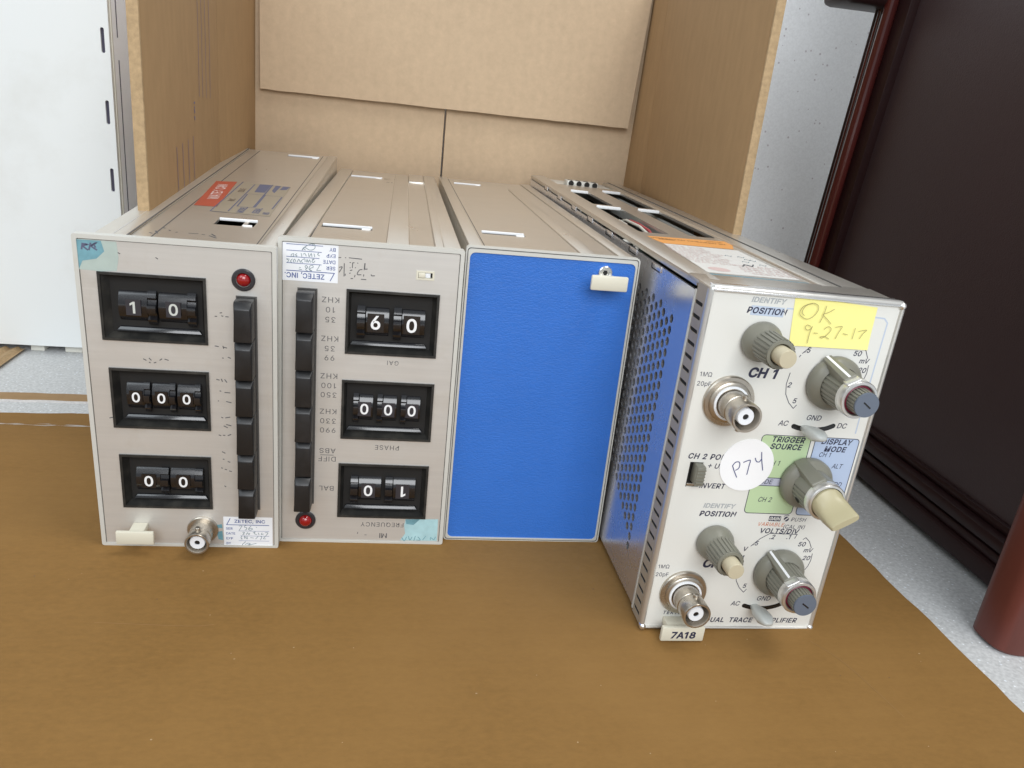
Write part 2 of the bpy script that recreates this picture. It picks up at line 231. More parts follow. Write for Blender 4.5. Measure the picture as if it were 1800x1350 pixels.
# letter outlines (thousandths of an em, capital height 509): advance width, then shapes "outer|hole|hole" separated by ";"
GLYPHS = {
    '(': (273, "89,207 92,264 101,324 114,384 132,441 153,494 177,539 236,539 212,485 191,428 174,370 161,313 154,258 151,207 154,161 160,115 172,67 188,16 209,-38 236,-96 177,-96 139,-21 111,55 95,131"),
    ')': (273, "37,-96 64,-37 86,18 102,69 113,116 120,162 122,207 119,258 112,313 99,370 82,428 62,485 37,539 97,539 121,494 142,441 159,384 173,323 181,264 184,207 178,130 161,53 134,-22 97,-96"),
    '+': (453, "197,70 197,226 50,226 50,283 197,283 197,440 256,440 256,283 403,283 403,226 256,226 256,70"),
    ',': (188, "38,-119 68,71 137,71 84,-119"),
    '-': (453, "337,244 337,188 114,188 114,244"),
    '.': (188, "95,-4 78,-1 63,9 53,24 50,41 53,59 63,73 78,83 95,87 113,83 128,73 138,59 141,41 138,24 128,9 113,-1"),
    '/': (249, "235,533 71,-76 14,-76 178,533"),
    '0': (453, "227,-7 174,1 130,24 95,62 69,113 53,178 48,254 53,330 69,395 95,447 130,484 174,508 227,516 279,508 323,484 358,447 384,395 400,330 405,254 400,178 384,113 359,62 323,24 279,1|227,50 261,56 290,74 313,103 330,144 340,194 344,254 340,314 330,365 313,405 290,435 261,453 227,460 192,453 163,435 140,405 123,365 113,314 109,254 113,194 123,144 140,103 163,74 192,56"),
    '1': (380, "182,0 246,0 246,509 190,509 60,425 60,358 178,432"),
    '2': (453, "64,0 64,47 234,229 261,257 282,282 299,305 311,327 318,348 320,371 317,397 308,419 293,436 273,449 250,457 224,460 196,457 172,447 153,433 139,413 130,390 127,362 66,362 71,405 86,442 111,473 143,496 182,511 225,516 268,511 306,497 337,474 361,445 376,411 381,372 378,345 371,318 357,290 336,259 306,223 267,180 153,60 389,57 389,0"),
    '3': (453, "218,-7 173,-3 133,10 98,30 70,57 52,91 44,132 109,132 115,107 126,87 144,71 165,59 191,52 219,50 248,53 275,61 297,74 315,93 325,116 329,145 326,172 316,196 299,217 275,234 242,244 201,248 157,248 157,299 288,448 70,452 70,509 372,509 372,461 211,278 211,289 264,288 308,276 344,253 371,222 387,186 393,145 387,103 370,66 344,36 309,12 266,-2"),
    '4': (453, "40,105 40,158 247,509 311,509 109,166 413,163 413,105;282,0 282,121 282,146 282,318 343,318 343,0"),
    '5': (453, "221,-7 178,-2 140,11 108,32 83,60 66,93 60,130 122,130 127,108 138,89 154,73 173,60 196,52 221,50 250,53 276,64 298,82 314,104 324,131 328,162 324,193 314,221 297,244 275,262 248,273 218,277 192,275 167,268 145,258 128,246 67,253 96,509 366,509 366,452 151,452 134,301 155,315 178,325 203,331 229,334 263,330 294,321 321,306 345,285 364,260 379,231 388,199 391,163 385,117 369,76 343,41 309,15 268,-1"),
    '6': (453, "226,-7 182,-1 142,15 109,40 84,74 69,115 64,162 68,199 80,239 102,285 137,340 252,509 322,509 151,261 154,275 165,288 179,299 196,307 214,312 235,314 278,309 316,295 346,271 370,240 384,201 389,157 384,112 368,73 343,39 310,14 271,-2|226,48 254,52 279,63 299,79 314,101 324,128 327,157 324,187 314,213 299,235 279,251 254,262 226,265 198,262 174,252 153,235 138,214 128,188 125,158 128,128 138,102 153,79 174,63 198,52"),
    '7': (453, "97,0 323,448 62,452 62,509 391,509 391,449 165,0"),
    '8': (453, "349,299 369,337 376,380 368,422 347,460 314,490 272,509 226,516 180,509 138,490 105,460 84,422 76,380 83,337 103,299 90,245 62,205 49,160 52,114 71,71 104,34 148,8 199,-6 253,-6 304,8 348,34 381,71 400,114 403,160 390,205 362,245|314,378 307,409 288,435 260,452 226,458 192,452 164,435 145,409 138,378 145,347 164,321 192,304 226,298 260,304 288,321 307,347|340,146 331,182 307,212 270,233 226,240 182,233 145,212 121,182 112,146 121,110 145,80 182,59 226,52 270,59 307,80 331,110"),
    '9': (453, "226,516 271,510 310,494 343,468 368,434 384,393 389,347 385,309 373,270 350,224 315,168 200,0 130,0 301,248 299,234 287,221 273,210 257,202 238,196 218,195 175,199 137,214 106,237 83,269 68,307 64,352 69,397 85,436 110,469 143,494 182,510|226,460 199,457 174,446 154,429 138,407 129,381 125,352 129,322 138,295 154,274 174,257 199,247 226,243 254,247 279,257 299,273 314,295 324,321 327,350 324,381 314,407 299,429 279,446 254,457"),
    'A': (450, "0,0 190,509 258,509 448,0 378,0 328,140 120,140 70,0|142,198 224,428 306,198"),
    'B': (456, "60,0 60,509 241,509 289,504 329,491 359,469 381,442 394,410 398,374 395,344 387,320 373,301 356,286 336,275 315,267 339,257 363,245 385,227 402,203 414,173 418,136 413,100 400,67 377,39 344,18 301,4 247,0|125,57 245,57 296,63 330,80 349,105 355,137 352,161 342,184 327,203 306,218 279,228 248,231 125,231|125,285 238,285 265,288 288,296 308,309 323,326 333,348 336,372 330,403 313,429 283,446 240,452 125,452"),
    'C': (510, "267,-7 205,1 150,25 104,63 70,115 48,179 40,254 48,329 70,393 104,445 150,484 205,508 267,516 305,513 340,504 373,490 402,471 427,447 448,418 463,385 473,348 408,348 401,373 389,395 375,413 357,428 337,440 315,449 292,454 267,456 223,450 184,432 150,403 125,364 109,314 103,254 109,194 125,145 151,105 184,76 223,59 267,53 292,55 315,60 337,69 357,81 375,96 389,114 401,136 408,160 473,160 463,124 448,91 428,62 402,38 373,19 341,5 305,-4"),
    'D': (502, "219,0 96,0 96,57 215,57 272,63 318,81 354,110 379,149 394,198 399,255 394,312 379,361 354,399 320,428 275,446 221,452 93,452 93,509 225,509 294,501 353,478 399,441 433,391 455,329 462,255 455,181 433,119 398,68 351,31 291,8;125,509 125,0 60,0 60,509"),
    'E': (419, "60,0 60,509 372,509 372,452 125,452 125,286 355,286 355,229 125,229 125,57 375,57 375,0"),
    'F': (410, "60,0 60,509 369,509 369,452 125,452 125,278 346,278 346,221 125,221 125,0"),
    'G': (520, "269,-7 205,1 149,25 104,64 69,116 47,179 40,254 47,329 69,393 103,445 149,484 203,508 265,516 304,513 340,504 374,489 403,469 429,445 449,416 465,384 474,349 408,349 399,372 387,393 373,411 356,427 337,439 315,448 291,454 265,456 222,450 183,432 150,404 125,364 109,314 103,254 109,194 125,145 151,105 184,76 224,59 269,53 309,57 345,71 374,93 396,123 410,160 415,202 434,199 283,199 283,256 478,256 478,200 471,141 451,91 419,50 377,19 326,0"),
    'H': (517, "60,0 60,509 125,509 125,289 392,289 392,509 457,509 457,0 392,0 392,232 125,232 125,0"),
    'I': (187, "62,0 62,509 125,509 125,0"),
    'K': (467, "60,0 60,509 125,509 125,262 352,509 436,509 222,280 450,0 370,0 177,236 125,182 125,0"),
    'L': (393, "60,0 60,509 125,509 125,57 361,57 361,0"),
    'M': (628, "60,0 60,509 152,509 277,187 282,174 287,159 293,141 299,123 305,103 311,84 317,65 322,49 307,49 312,65 318,83 324,102 330,121 336,140 342,158 348,174 352,187 476,509 568,509 568,0 504,0 504,291 504,308 504,327 505,347 505,369 506,391 506,413 507,435 507,457 505,433 498,409 490,386 482,363 474,341 467,322 461,305 456,291 342,0 286,0 170,291 165,304 159,321 152,340 145,361 137,384 129,408 121,432 112,457 119,437 120,416 120,394 121,372 121,350 122,328 122,309 122,291 122,0"),
    'N': (523, "60,0 60,509 136,509 343,183 352,169 363,151 375,130 388,107 401,82 414,55 402,81 401,108 400,134 399,157 399,178 399,195 399,509 463,509 463,0 387,0 202,290 190,310 177,331 164,354 148,381 130,413 108,452 119,454 121,417 122,384 123,354 124,328 125,307 125,291 125,0"),
    'O': (533, "267,-7 205,1 150,25 105,63 70,115 48,179 40,254 48,329 70,393 105,445 150,484 205,508 267,516 329,508 384,484 429,445 464,393 486,329 493,254 486,179 464,115 429,63 384,25 329,1|267,53 310,59 349,76 383,105 408,144 425,194 430,254 425,314 408,365 383,404 349,433 310,450 267,456 223,450 184,433 151,404 125,364 109,314 103,254 109,194 125,144 151,105 184,76 223,59"),
    'P': (445, "60,0 60,509 235,509 289,503 332,487 366,462 390,430 404,391 409,348 404,304 390,265 366,233 332,207 289,191 235,186 109,186 109,242 233,242 269,246 297,256 318,272 333,294 342,319 344,348 342,376 333,402 318,423 297,439 268,449 232,452 125,452 125,0"),
    'R': (449, "60,0 60,509 236,509 290,504 333,489 367,465 390,433 405,395 409,352 405,309 390,271 367,240 333,217 289,203 236,198 96,198 96,255 234,255 269,258 298,267 319,281 334,300 342,324 345,352 342,380 334,405 319,425 298,440 269,449 233,452 125,452 125,0;353,0 230,229 303,229 428,0"),
    'S': (447, "224,-9 172,-4 128,9 91,31 64,60 46,96 38,137 104,137 110,110 123,88 142,71 166,59 194,52 224,49 257,52 286,60 311,74 329,92 341,114 346,139 342,161 332,179 316,193 296,205 272,214 245,222 184,239 128,260 86,289 60,326 52,372 58,413 75,448 102,476 138,498 180,511 227,516 275,511 316,498 351,476 377,449 394,415 401,378 337,378 326,412 302,437 267,453 225,459 194,456 167,448 145,435 129,418 118,398 115,376 119,352 131,334 148,319 169,308 191,300 212,293 264,279 287,272 312,264 336,252 359,238 379,220 395,198 405,171 408,139 403,99 386,64 360,34 323,11 278,-4"),
    'T': (449, "32,452 32,509 417,509 417,452 257,452 257,0 193,0 193,452"),
    'U': (517, "259,-8 203,-2 154,15 114,43 85,80 66,124 60,173 60,509 124,509 124,178 128,144 141,113 160,87 187,68 220,56 259,52 298,56 331,68 357,87 377,113 389,144 393,178 393,509 457,509 457,173 451,124 433,80 403,43 363,15 315,-2"),
    'V': (480, "204,0 16,509 84,509 192,206 203,176 215,137 230,89 248,31 235,31 252,90 267,138 279,176 290,206 395,509 463,509 278,0"),
    'W': (686, "155,0 16,509 82,509 163,196 170,171 175,145 181,120 187,94 192,67 197,40 194,67 200,94 205,120 211,145 218,171 224,196 306,509 380,509 462,196 468,171 474,145 480,120 486,94 492,67 497,40 493,67 499,94 504,120 510,145 517,171 523,196 603,509 670,509 530,0 455,0 368,323 359,356 351,391 344,431 336,475 350,475 342,433 335,395 327,359 318,323 230,0"),
    'X': (474, "18,0 217,284 217,236 29,509 104,509 178,400 192,379 204,361 214,345 223,329 233,312 243,292 232,292 243,311 252,329 261,345 272,361 284,379 298,400 374,509 446,509 259,239 259,287 456,0 382,0 292,129 279,149 268,165 259,180 250,195 241,212 230,231 244,231 235,213 225,196 216,181 206,166 195,149 182,129 91,0"),
    'Y': (472, "203,0 203,208 16,509 91,509 192,344 208,318 222,292 236,264 250,230 224,230 237,265 251,293 265,318 280,344 381,509 455,509 268,208 268,0"),
    'Z': (438, "42,0 42,46 273,385 289,408 306,431 323,453 341,476 348,454 317,453 285,452 254,452 223,452 40,452 40,509 397,509 397,462 169,129 152,105 134,81 116,57 97,33 90,54 121,56 152,57 183,57 214,57 399,57 399,0"),
    'm': (610, "53,0 53,379 112,379 112,295 118,323 132,346 151,363 172,376 195,384 219,386 257,380 287,361 309,331 321,295 322,321 337,343 357,361 381,375 407,383 437,386 468,383 497,372 522,354 541,328 553,296 557,255 557,0 496,0 496,254 490,289 473,313 447,326 419,330 395,328 374,320 358,307 345,290 338,270 335,247 335,0 274,0 274,260 269,288 253,311 229,326 199,330 178,328 158,320 140,307 126,289 117,266 114,238 114,0"),
    'p': (424, "53,-143 53,379 112,379 112,319 126,331 137,346 152,360 171,373 197,381 229,384 274,378 313,361 345,332 370,293 385,245 390,189 385,133 370,84 346,45 313,16 274,-2 229,-8 198,-5 173,4 153,17 138,31 127,46 118,59 114,-143|220,47 253,51 279,66 301,88 316,117 325,151 328,189 325,227 316,261 301,290 280,311 253,325 220,330 188,325 161,312 140,291 125,263 116,229 113,189 116,150 125,115 140,86 162,65 188,51"),
    'Ω': (536, "42,0 42,57 166,57 166,81 128,97 97,121 73,152 55,189 44,232 40,278 44,328 57,374 77,414 104,449 137,477 176,498 220,511 268,516 316,511 360,498 398,477 432,449 459,414 479,374 491,328 495,278 492,232 481,189 463,152 439,121 408,97 370,81 370,57 494,57 494,0 311,0 311,102 361,125 399,163 423,214 431,277 425,329 410,373 386,408 354,434 314,450 268,455 222,450 182,434 150,408 125,373 110,329 105,277 113,214 136,163 174,125 225,102 225,0"),
    'Q': (533, "267,-7 205,1 150,25 105,63 70,115 48,179 40,254 48,329 70,393 105,445 150,484 205,508 267,516 329,508 384,484 429,445 464,393 486,329 493,254 486,179 464,115 429,63 384,25 329,1|267,53 310,59 349,76 383,105 408,144 425,194 430,254 425,314 408,365 383,404 349,433 310,450 267,456 223,450 184,433 151,404 125,364 109,314 103,254 109,194 125,144 151,105 184,76 223,59;300,160 345,200 490,20 445,-20"),
}

# ------------------------------------------------------------------ mesh helpers (all sizes in millimetres)
def FR(frame, off):
    """(u, v, w) of a flat drawing -> module coordinates. f: front face, t: top, l: left side, r: right side, b: back"""
    if frame == 'f': return lambda u, v, w: (u, off - w, v)
    if frame == 't': return lambda u, v, w: (u, v, off + w)
    if frame == 'l': return lambda u, v, w: (off - w, -u, v)
    if frame == 'r': return lambda u, v, w: (off + w, u, v)

class MB:
    def __init__(s): s.bm = bmesh.new(); s.mats = []
    def mi(s, m):
        if m not in s.mats: s.mats.append(m)
        return s.mats.index(m)
    def add(s, verts, faces, m, smooth=False):
        vs_ = [s.bm.verts.new((x * S, y * S, z * S)) for (x, y, z) in verts]; k = s.mi(m); out = []
        for f in faces:
            try:
                fc = s.bm.faces.new([vs_[i] for i in f]); fc.material_index = k; fc.smooth = smooth; out.append(fc)
            except ValueError: pass
        return vs_, out
    def box(s, x0, x1, y0, y1, z0, z1, m, bev=0, seg=2, xf=None):
        P = [(x0, y0, z0), (x1, y0, z0), (x1, y1, z0), (x0, y1, z0), (x0, y0, z1), (x1, y0, z1), (x1, y1, z1), (x0, y1, z1)]
        if xf: P = [xf(*q) for q in P]
        return s.hexa(P, m, bev, seg)
    def hexa(s, P, m, bev=0, seg=2):
        v, f = s.add(P, [(3, 2, 1, 0), (4, 5, 6, 7), (0, 1, 5, 4), (1, 2, 6, 5), (2, 3, 7, 6), (3, 0, 4, 7)], m)
        if bev:
            es = set(e for q in f for e in q.edges)
            r = bmesh.ops.bevel(s.bm, geom=list(es), offset=bev * S, segments=seg, affect='EDGES', profile=0.5)
            k = s.mi(m)
            for q in r['faces']: q.material_index = k; q.smooth = True
        return f
    def lathe(s, prof, org, axis, m, seg=40, flute=None, cap=True):
        """prof: (radius, height) along axis; flute(i_angle, r, h) -> r"""
        a = Vector(axis).normalized()
        t = Vector((0, 0, 1)) if abs(a.z) < .9 else Vector((1, 0, 0))
        e1 = t.cross(a).normalized(); e2 = a.cross(e1)
        o = Vector(org); V = []; F = []
        for (r, h) in prof:
            for i in range(seg):
                th = 2 * math.pi * i / seg
                rr = flute(th, r, h) if flute else r
                q = o + a * h + (e1 * math.cos(th) + e2 * math.sin(th)) * rr
                V.append(tuple(q))
        n = len(prof)
        for j in range(n - 1):
            for i in range(seg):
                i2 = (i + 1) % seg
                F.append((j * seg + i, j * seg + i2, (j + 1) * seg + i2, (j + 1) * seg + i))
        vs_, fs = s.add(V, F, m, True)
        k = s.mi(m)
        if cap:
            for j in ((0, n - 1) if prof[0][0] > .02 else (n - 1,)):
                if prof[j][0] > .02:
                    try:
                        fc = s.bm.faces.new(vs_[j * seg:(j + 1) * seg]); fc.material_index = k
                    except ValueError: pass
    def tube(s, pts, r, m, seg=8):
        pts = [Vector(q) for q in pts]; V = []; F = []
        for i, q in enumerate(pts):
            d = (pts[min(i + 1, len(pts) - 1)] - pts[max(i - 1, 0)]).normalized()
            t = Vector((0, 0, 1)) if abs(d.z) < .9 else Vector((1, 0, 0))
            e1 = d.cross(t).normalized(); e2 = d.cross(e1)
            for k in range(seg):
                th = 2 * math.pi * k / seg; V.append(tuple(q + (e1 * math.cos(th) + e2 * math.sin(th)) * r))
        for i in range(len(pts) - 1):
            for k in range(seg):
                k2 = (k + 1) % seg; F.append((i * seg + k, i * seg + k2, (i + 1) * seg + k2, (i + 1) * seg + k))
        F.append(tuple(range(seg))); F.append(tuple(range((len(pts) - 1) * seg, len(pts) * seg)))
        s.add(V, F, m, True)
    def plate(s, outline, holes, frame, off, thick, m, bev=0.0):
        """flat plate with holes; front surface at off, thickness going inwards"""
        cu = bpy.data.curves.new("tmp", 'CURVE'); cu.dimensions = '2D'; cu.fill_mode = 'BOTH'
        cu.extrude = thick / 2; cu.bevel_depth = bev; cu.bevel_resolution = 2; cu.offset = -bev
        for poly in [outline] + holes:
            sp = cu.splines.new('POLY'); sp.points.add(len(poly) - 1); sp.use_cyclic_u = True
            for i, (u, v) in enumerate(poly): sp.points[i].co = (u, v, 0, 1)
        me = curve_mesh(cu); f = FR(frame, off)
        hh = thick / 2 + bev
        s.merge(me, lambda u, v, w: f(u, v, w - hh), m)
    def merge(s, me, fn, m):
        V = [fn(*v.co) for v in me.vertices]
        s.add(V, [tuple(p.vertices) for p in me.polygons], m)
        bpy.data.meshes.remove(me)
    def obj(s, name, parent=None, label=None, weld=False, autosmooth=True):
        if weld: bmesh.ops.remove_doubles(s.bm, verts=s.bm.verts, dist=1e-6)
        bmesh.ops.recalc_face_normals(s.bm, faces=s.bm.faces)
        me = bpy.data.meshes.new(name); s.bm.to_mesh(me); s.bm.free()
        for m in s.mats: me.materials.append(M[m])
        if autosmooth: me.set_sharp_from_angle(angle=math.radians(38))
        o = bpy.data.objects.new(name, me); COL.objects.link(o)
        if parent: o.parent = parent
        if label: o["label"] = label
        return o

def curve_mesh(cu):
    o = bpy.data.objects.new("tmp", cu); COL.objects.link(o)
    dg = bpy.context.evaluated_depsgraph_get(); dg.update()
    me = bpy.data.meshes.new_from_object(o.evaluated_get(dg), depsgraph=dg)
    bpy.data.objects.remove(o); bpy.data.curves.remove(cu)
    return me

class Decal(MB):
    """flat printing on a face: drawing plane (u right, v up), a hair above the surface"""
    def __init__(s, frame, off): super().__init__(); s.f = FR(frame, off)
    def text(s, body, u, v, cap, m, align='CENTER', rot=0, shear=0.0, bold=0.0, sx=1.0, sp=1.0, w=0.0):
        k = cap / 509.0; x = 0.0; layers = [[], [], []]
        for ch in body:
            if ch == ' ': x += 230 * sp; continue
            adv, enc = GLYPHS[ch]
            for li, shape in enumerate(enc.split(';')):
                for hi, lp in enumerate(shape.split('|')):
                    layers[li].append(thicken([(x + float(q.split(',')[0]), float(q.split(',')[1])) for q in lp.split()], bold * 30 * (-1 if hi else 1)))
            x += adv * sp
        off = {'CENTER': x / 2, 'LEFT': 0, 'RIGHT': x}[align]
        c, sn = math.cos(math.radians(rot)), math.sin(math.radians(rot)); f = s.f
        for li, loops in enumerate(layers):
            if not loops: continue
            cu = bpy.data.curves.new("tmp", 'CURVE'); cu.dimensions = '2D'; cu.fill_mode = 'BOTH'
            for lp in loops:
                spl = cu.splines.new('POLY'); spl.points.add(len(lp) - 1); spl.use_cyclic_u = True
                for i, (a, b_) in enumerate(lp): spl.points[i].co = ((a - off) * k * sx + shear * (b_ - 254) * k, (b_ - 254) * k, 0, 1)
            ww = w + li * .004
            s.merge(curve_mesh(cu), lambda a, b_, z: f(u + c * a - sn * b_, v + sn * a + c * b_, ww), m)
    def poly(s, pts, m, w=0.0):
        s.add([s.f(a, b, w) for a, b in pts], [tuple(range(len(pts)))], m)
    def rect(s, u0, u1, v0, v1, m, w=0.0): s.poly([(u0, v0), (u1, v0), (u1, v1), (u0, v1)], m, w)
    def rrect(s, u0, u1, v0, v1, r, m, w=0.0): s.poly(rr(u0, u1, v0, v1, r), m, w)
    def line(s, pts, wd, m, w=0.0, closed=False):
        P = [Vector(q) for q in pts]; n = len(P); V = []; F = []
        for i, q in enumerate(P):
            a = P[(i - 1) % n] if (closed or i) else q; b = P[(i + 1) % n] if (closed or i < n - 1) else q
            d1 = (q - a); d2 = (b - q)
            if d1.length < 1e-6: d1 = d2
            if d2.length < 1e-6: d2 = d1
            d = (d1.normalized() + d2.normalized())
            d = d.normalized() if d.length > 1e-3 else d1.normalized()
            nrm = Vector((-d.y, d.x)); k = 1 / max(.5, abs(nrm.dot(Vector((-d1.y, d1.x)).normalized())))
            V += [s.f(*(q + nrm * wd / 2 * k), w), s.f(*(q - nrm * wd / 2 * k), w)]
        for i in range(n if closed else n - 1):
            j = (i + 1) % n; F.append((2 * i, 2 * i + 1, 2 * j + 1, 2 * j))
        s.add(V, F, m)
    def strokes(s, sts, wd, m, w=0.0):
        for i, st in enumerate(sts): s.line(smooth_pts(st), wd, m, w + i * 0.002)
    def disc(s, u, v, r, m, w=0.0, seg=40): s.poly([(u + r * math.cos(2 * math.pi * i / seg), v + r * math.sin(2 * math.pi * i / seg)) for i in range(seg)], m, w)
    def arc(s, u, v, r, a0, a1, wd, m, w=0.0, n=20):
        s.line([(u + r * math.cos(math.radians(a0 + (a1 - a0) * i / n)), v + r * math.sin(math.radians(a0 + (a1 - a0) * i / n))) for i in range(n + 1)], wd, m, w)

def thicken(P, d):
    """push a closed contour outwards by d (inwards for holes) to make a bolder letter"""
    n = len(P); A = sum(P[i - 1][0] * P[i][1] - P[i][0] * P[i - 1][1] for i in range(n)); sgn = 1 if A > 0 else -1
    out = []
    for i in range(n):
        a, q, b_ = Vector(P[i - 1]), Vector(P[i]), Vector(P[(i + 1) % n])
        d1 = (q - a).normalized(); d2 = (b_ - q).normalized()
        n1 = Vector((d1.y, -d1.x)); n2 = Vector((d2.y, -d2.x)); m_ = n1 + n2
        if m_.length < .3: m_ = n1
        m_.normalize(); k = 1 / max(.62, m_.dot(n1))
        q = q + m_ * (d * k * sgn); out.append((q.x, q.y))
    return out

def smooth_pts(st):
    if len(st) < 3: return st
    out = []
    P = [Vector(q) for q in st]
    for i in range(len(P) - 1):
        p0 = P[max(i - 1, 0)]; p1 = P[i]; p2 = P[i + 1]; p3 = P[min(i + 2, len(P) - 1)]
        for k in range(4):
            t = k / 4
            q = 0.5 * ((2 * p1) + (p2 - p0) * t + (2 * p0 - 5 * p1 + 4 * p2 - p3) * t * t + (3 * p1 - p0 - 3 * p2 + p3) * t ** 3)
            out.append((q.x, q.y))
    out.append(tuple(P[-1])); return out

def rr(u0, u1, v0, v1, r, n=5):
    out = []
    for (cx, cy, a) in ((u1 - r, v0 + r, -90), (u1 - r, v1 - r, 0), (u0 + r, v1 - r, 90), (u0 + r, v0 + r, 180)):
        for i in range(n + 1):
            t = math.radians(a + 90 * i / n); out.append((cx + r * math.cos(t), cy + r * math.sin(t)))
    return out
def rect(u0, u1, v0, v1): return [(u0, v0), (u1, v0), (u1, v1), (u0, v1)]
def circ(u, v, r, n=24, ru=None): return [(u + (ru or r) * math.cos(2 * math.pi * i / n), v + r * math.sin(2 * math.pi * i / n)) for i in range(n)]

def thing(name, label, cat, loc=(0, 0, 0), rot=None, group=None):
    o = bpy.data.objects.new(name, None); COL.objects.link(o); o.empty_display_size = 0.02
    o.location = loc
    if rot: o.rotation_euler = rot
    o["label"] = label; o["category"] = cat
    if group: o["group"] = group
    return o
def tag(o, label, cat, group=None):
    o["label"] = label; o["category"] = cat
    if group: o["group"] = group
    return o

# ------------------------------------------------------------------ handwriting and wear, as strokes on each face (mm)
NOTE= [[(1.0, 122.99), (-1.22, 122.36), (-2.51, 120.89), (-2.63, 119.52), (-1.93, 118.67), (-0.04, 117.91), (1.52, 118.35), (2.84, 119.74), (3.36, 121.37), (2.77, 122.68), (0.97, 123.12), (-0.75, 122.4), (-1.81, 120.95), (-1.69, 119.6), (-0.81, 118.99)], [(5.89, 122.71), (5.56, 119.5), (4.92, 117.06)], [(8.8, 121.81), (6.98, 120.52), (5.37, 119.85), (7.36, 118.26), (8.95, 116.91)], [(2.25, 115.65), (0.94, 116.01), (0.44, 115.19), (1.13, 114.41), (2.28, 114.64), (2.75, 115.6), (2.4, 113.26), (2.44, 110.0)], [(3.77, 113.59), (5.24, 113.57)], [(7.04, 115.01), (8.22, 116.02), (9.37, 115.42), (9.03, 114.0), (7.31, 112.23), (6.29, 112.39), (7.66, 112.73), (9.6, 111.94)], [(10.68, 115.98), (13.01, 116.4), (12.32, 114.48), (11.74, 112.19)], [(13.9, 114.14), (15.72, 113.81)], [(17.72, 116.3), (17.57, 112.54)], [(19.02, 115.23), (21.8, 115.91), (20.92, 114.67), (20.07, 112.82)]]
DOT= [[(-12.97, 65.8), (-12.01, 63.94), (-10.43, 61.36)], [(-12.92, 65.59), (-12.19, 66.9), (-11.03, 67.17), (-10.43, 66.35), (-10.49, 64.86), (-11.52, 63.96)], [(-9.35, 67.04), (-7.11, 67.99), (-7.02, 65.87), (-7.06, 62.54)], [(-5.47, 68.92), (-4.76, 67.68), (-3.69, 67.52), (-3.12, 68.61)], [(-3.67, 71.2), (-2.94, 68.2), (-1.69, 64.42)]]
S2= [[(-17.8, 110.15), (-19.25, 110.09), (-18.78, 110.95), (-18.27, 112.11)], [(-20.93, 109.8), (-21.65, 109.99), (-21.42, 110.76), (-20.59, 111.07), (-20.72, 111.81), (-21.67, 111.49), (-21.89, 110.23), (-20.93, 109.92)], [(-22.37, 109.69), (-23.09, 110.01), (-22.86, 110.65), (-22.38, 110.94), (-22.87, 111.65), (-23.34, 111.12), (-22.62, 110.42)], [(-24.41, 110.04), (-25.49, 110.16)], [(-24.78, 110.76), (-25.37, 110.77)], [(-19.9, 113.48), (-20.49, 112.82), (-20.98, 113.28), (-20.27, 114.08), (-20.99, 113.9)], [(-21.45, 112.75), (-21.82, 113.71), (-22.29, 112.81), (-22.66, 113.77), (-22.88, 112.77)], [(-23.36, 112.85), (-23.5, 113.96), (-24.8, 113.0), (-24.08, 112.55)], [(-24.91, 112.49), (-25.52, 113.68), (-25.99, 112.54)], [(-26.46, 112.62), (-26.95, 113.58), (-27.42, 112.8), (-26.94, 112.47)], [(-27.66, 113.65), (-28.37, 112.73), (-27.89, 112.4)], [(-28.61, 113.45), (-29.68, 113.5), (-28.96, 112.93), (-29.55, 112.2)], [(-18.37, 115.33), (-19.1, 115.89), (-18.63, 116.3)], [(-20.04, 114.83), (-20.3, 116.05)], [(-21.0, 114.76), (-21.25, 115.98), (-21.95, 114.81), (-22.21, 116.03)], [(-22.91, 114.87), (-23.4, 115.82), (-24.11, 115.52)], [(-24.46, 114.63), (-24.71, 115.84)], [(-26.13, 115.61), (-26.72, 115.07), (-26.12, 114.87), (-26.48, 114.35)], [(-27.2, 115.53), (-28.03, 115.22), (-28.02, 114.48), (-27.31, 114.66), (-27.2, 115.41)], [(-19.99, 119.14), (-21.06, 119.43), (-23.19, 118.41), (-24.36, 116.97), (-23.66, 118.01), (-21.75, 117.17), (-20.32, 117.65), (-19.98, 118.65), (-21.06, 119.18)], [(-23.17, 117.06), (-23.89, 117.62), (-22.95, 118.55)]]
S1= [[(17.63, 9.56), (18.78, 9.59), (18.27, 8.58), (17.75, 7.61)], [(20.43, 9.83), (19.93, 9.82), (19.84, 9.02), (20.57, 8.84), (20.39, 8.03), (19.81, 7.82)], [(22.23, 9.67), (21.48, 8.86), (21.3, 8.06), (21.87, 7.77), (22.71, 8.29), (22.22, 8.68), (21.39, 8.26)], [(24.04, 9.12), (24.37, 9.13)], [(18.89, 6.8), (19.71, 6.72), (19.03, 5.8), (19.69, 6.02)], [(20.35, 5.73), (20.86, 6.65), (21.34, 5.76), (21.69, 6.57)], [(22.84, 6.69), (23.68, 7.11), (23.33, 6.3), (24.32, 5.83)], [(25.15, 5.74), (24.83, 6.74)], [(26.32, 6.78), (25.98, 5.97), (26.81, 6.19)], [(27.32, 6.8), (28.48, 6.73), (27.64, 5.4)], [(18.85, 5.2), (18.34, 4.38), (18.82, 3.79), (18.33, 3.78)], [(19.82, 3.81), (19.67, 5.01), (20.64, 3.83), (20.58, 5.03)], [(21.81, 4.46), (23.14, 4.29)], [(23.79, 3.9), (24.81, 5.13)], [(25.64, 5.15), (26.13, 4.76), (25.62, 3.54)], [(27.63, 5.3), (26.79, 4.17), (27.62, 3.99)], [(20.12, 2.61), (19.45, 1.98), (18.77, 1.16), (19.42, 0.77), (20.76, 1.0), (21.76, 1.63), (20.94, 1.91), (19.76, 1.18)], [(21.09, 1.01), (24.1, 1.88)]]
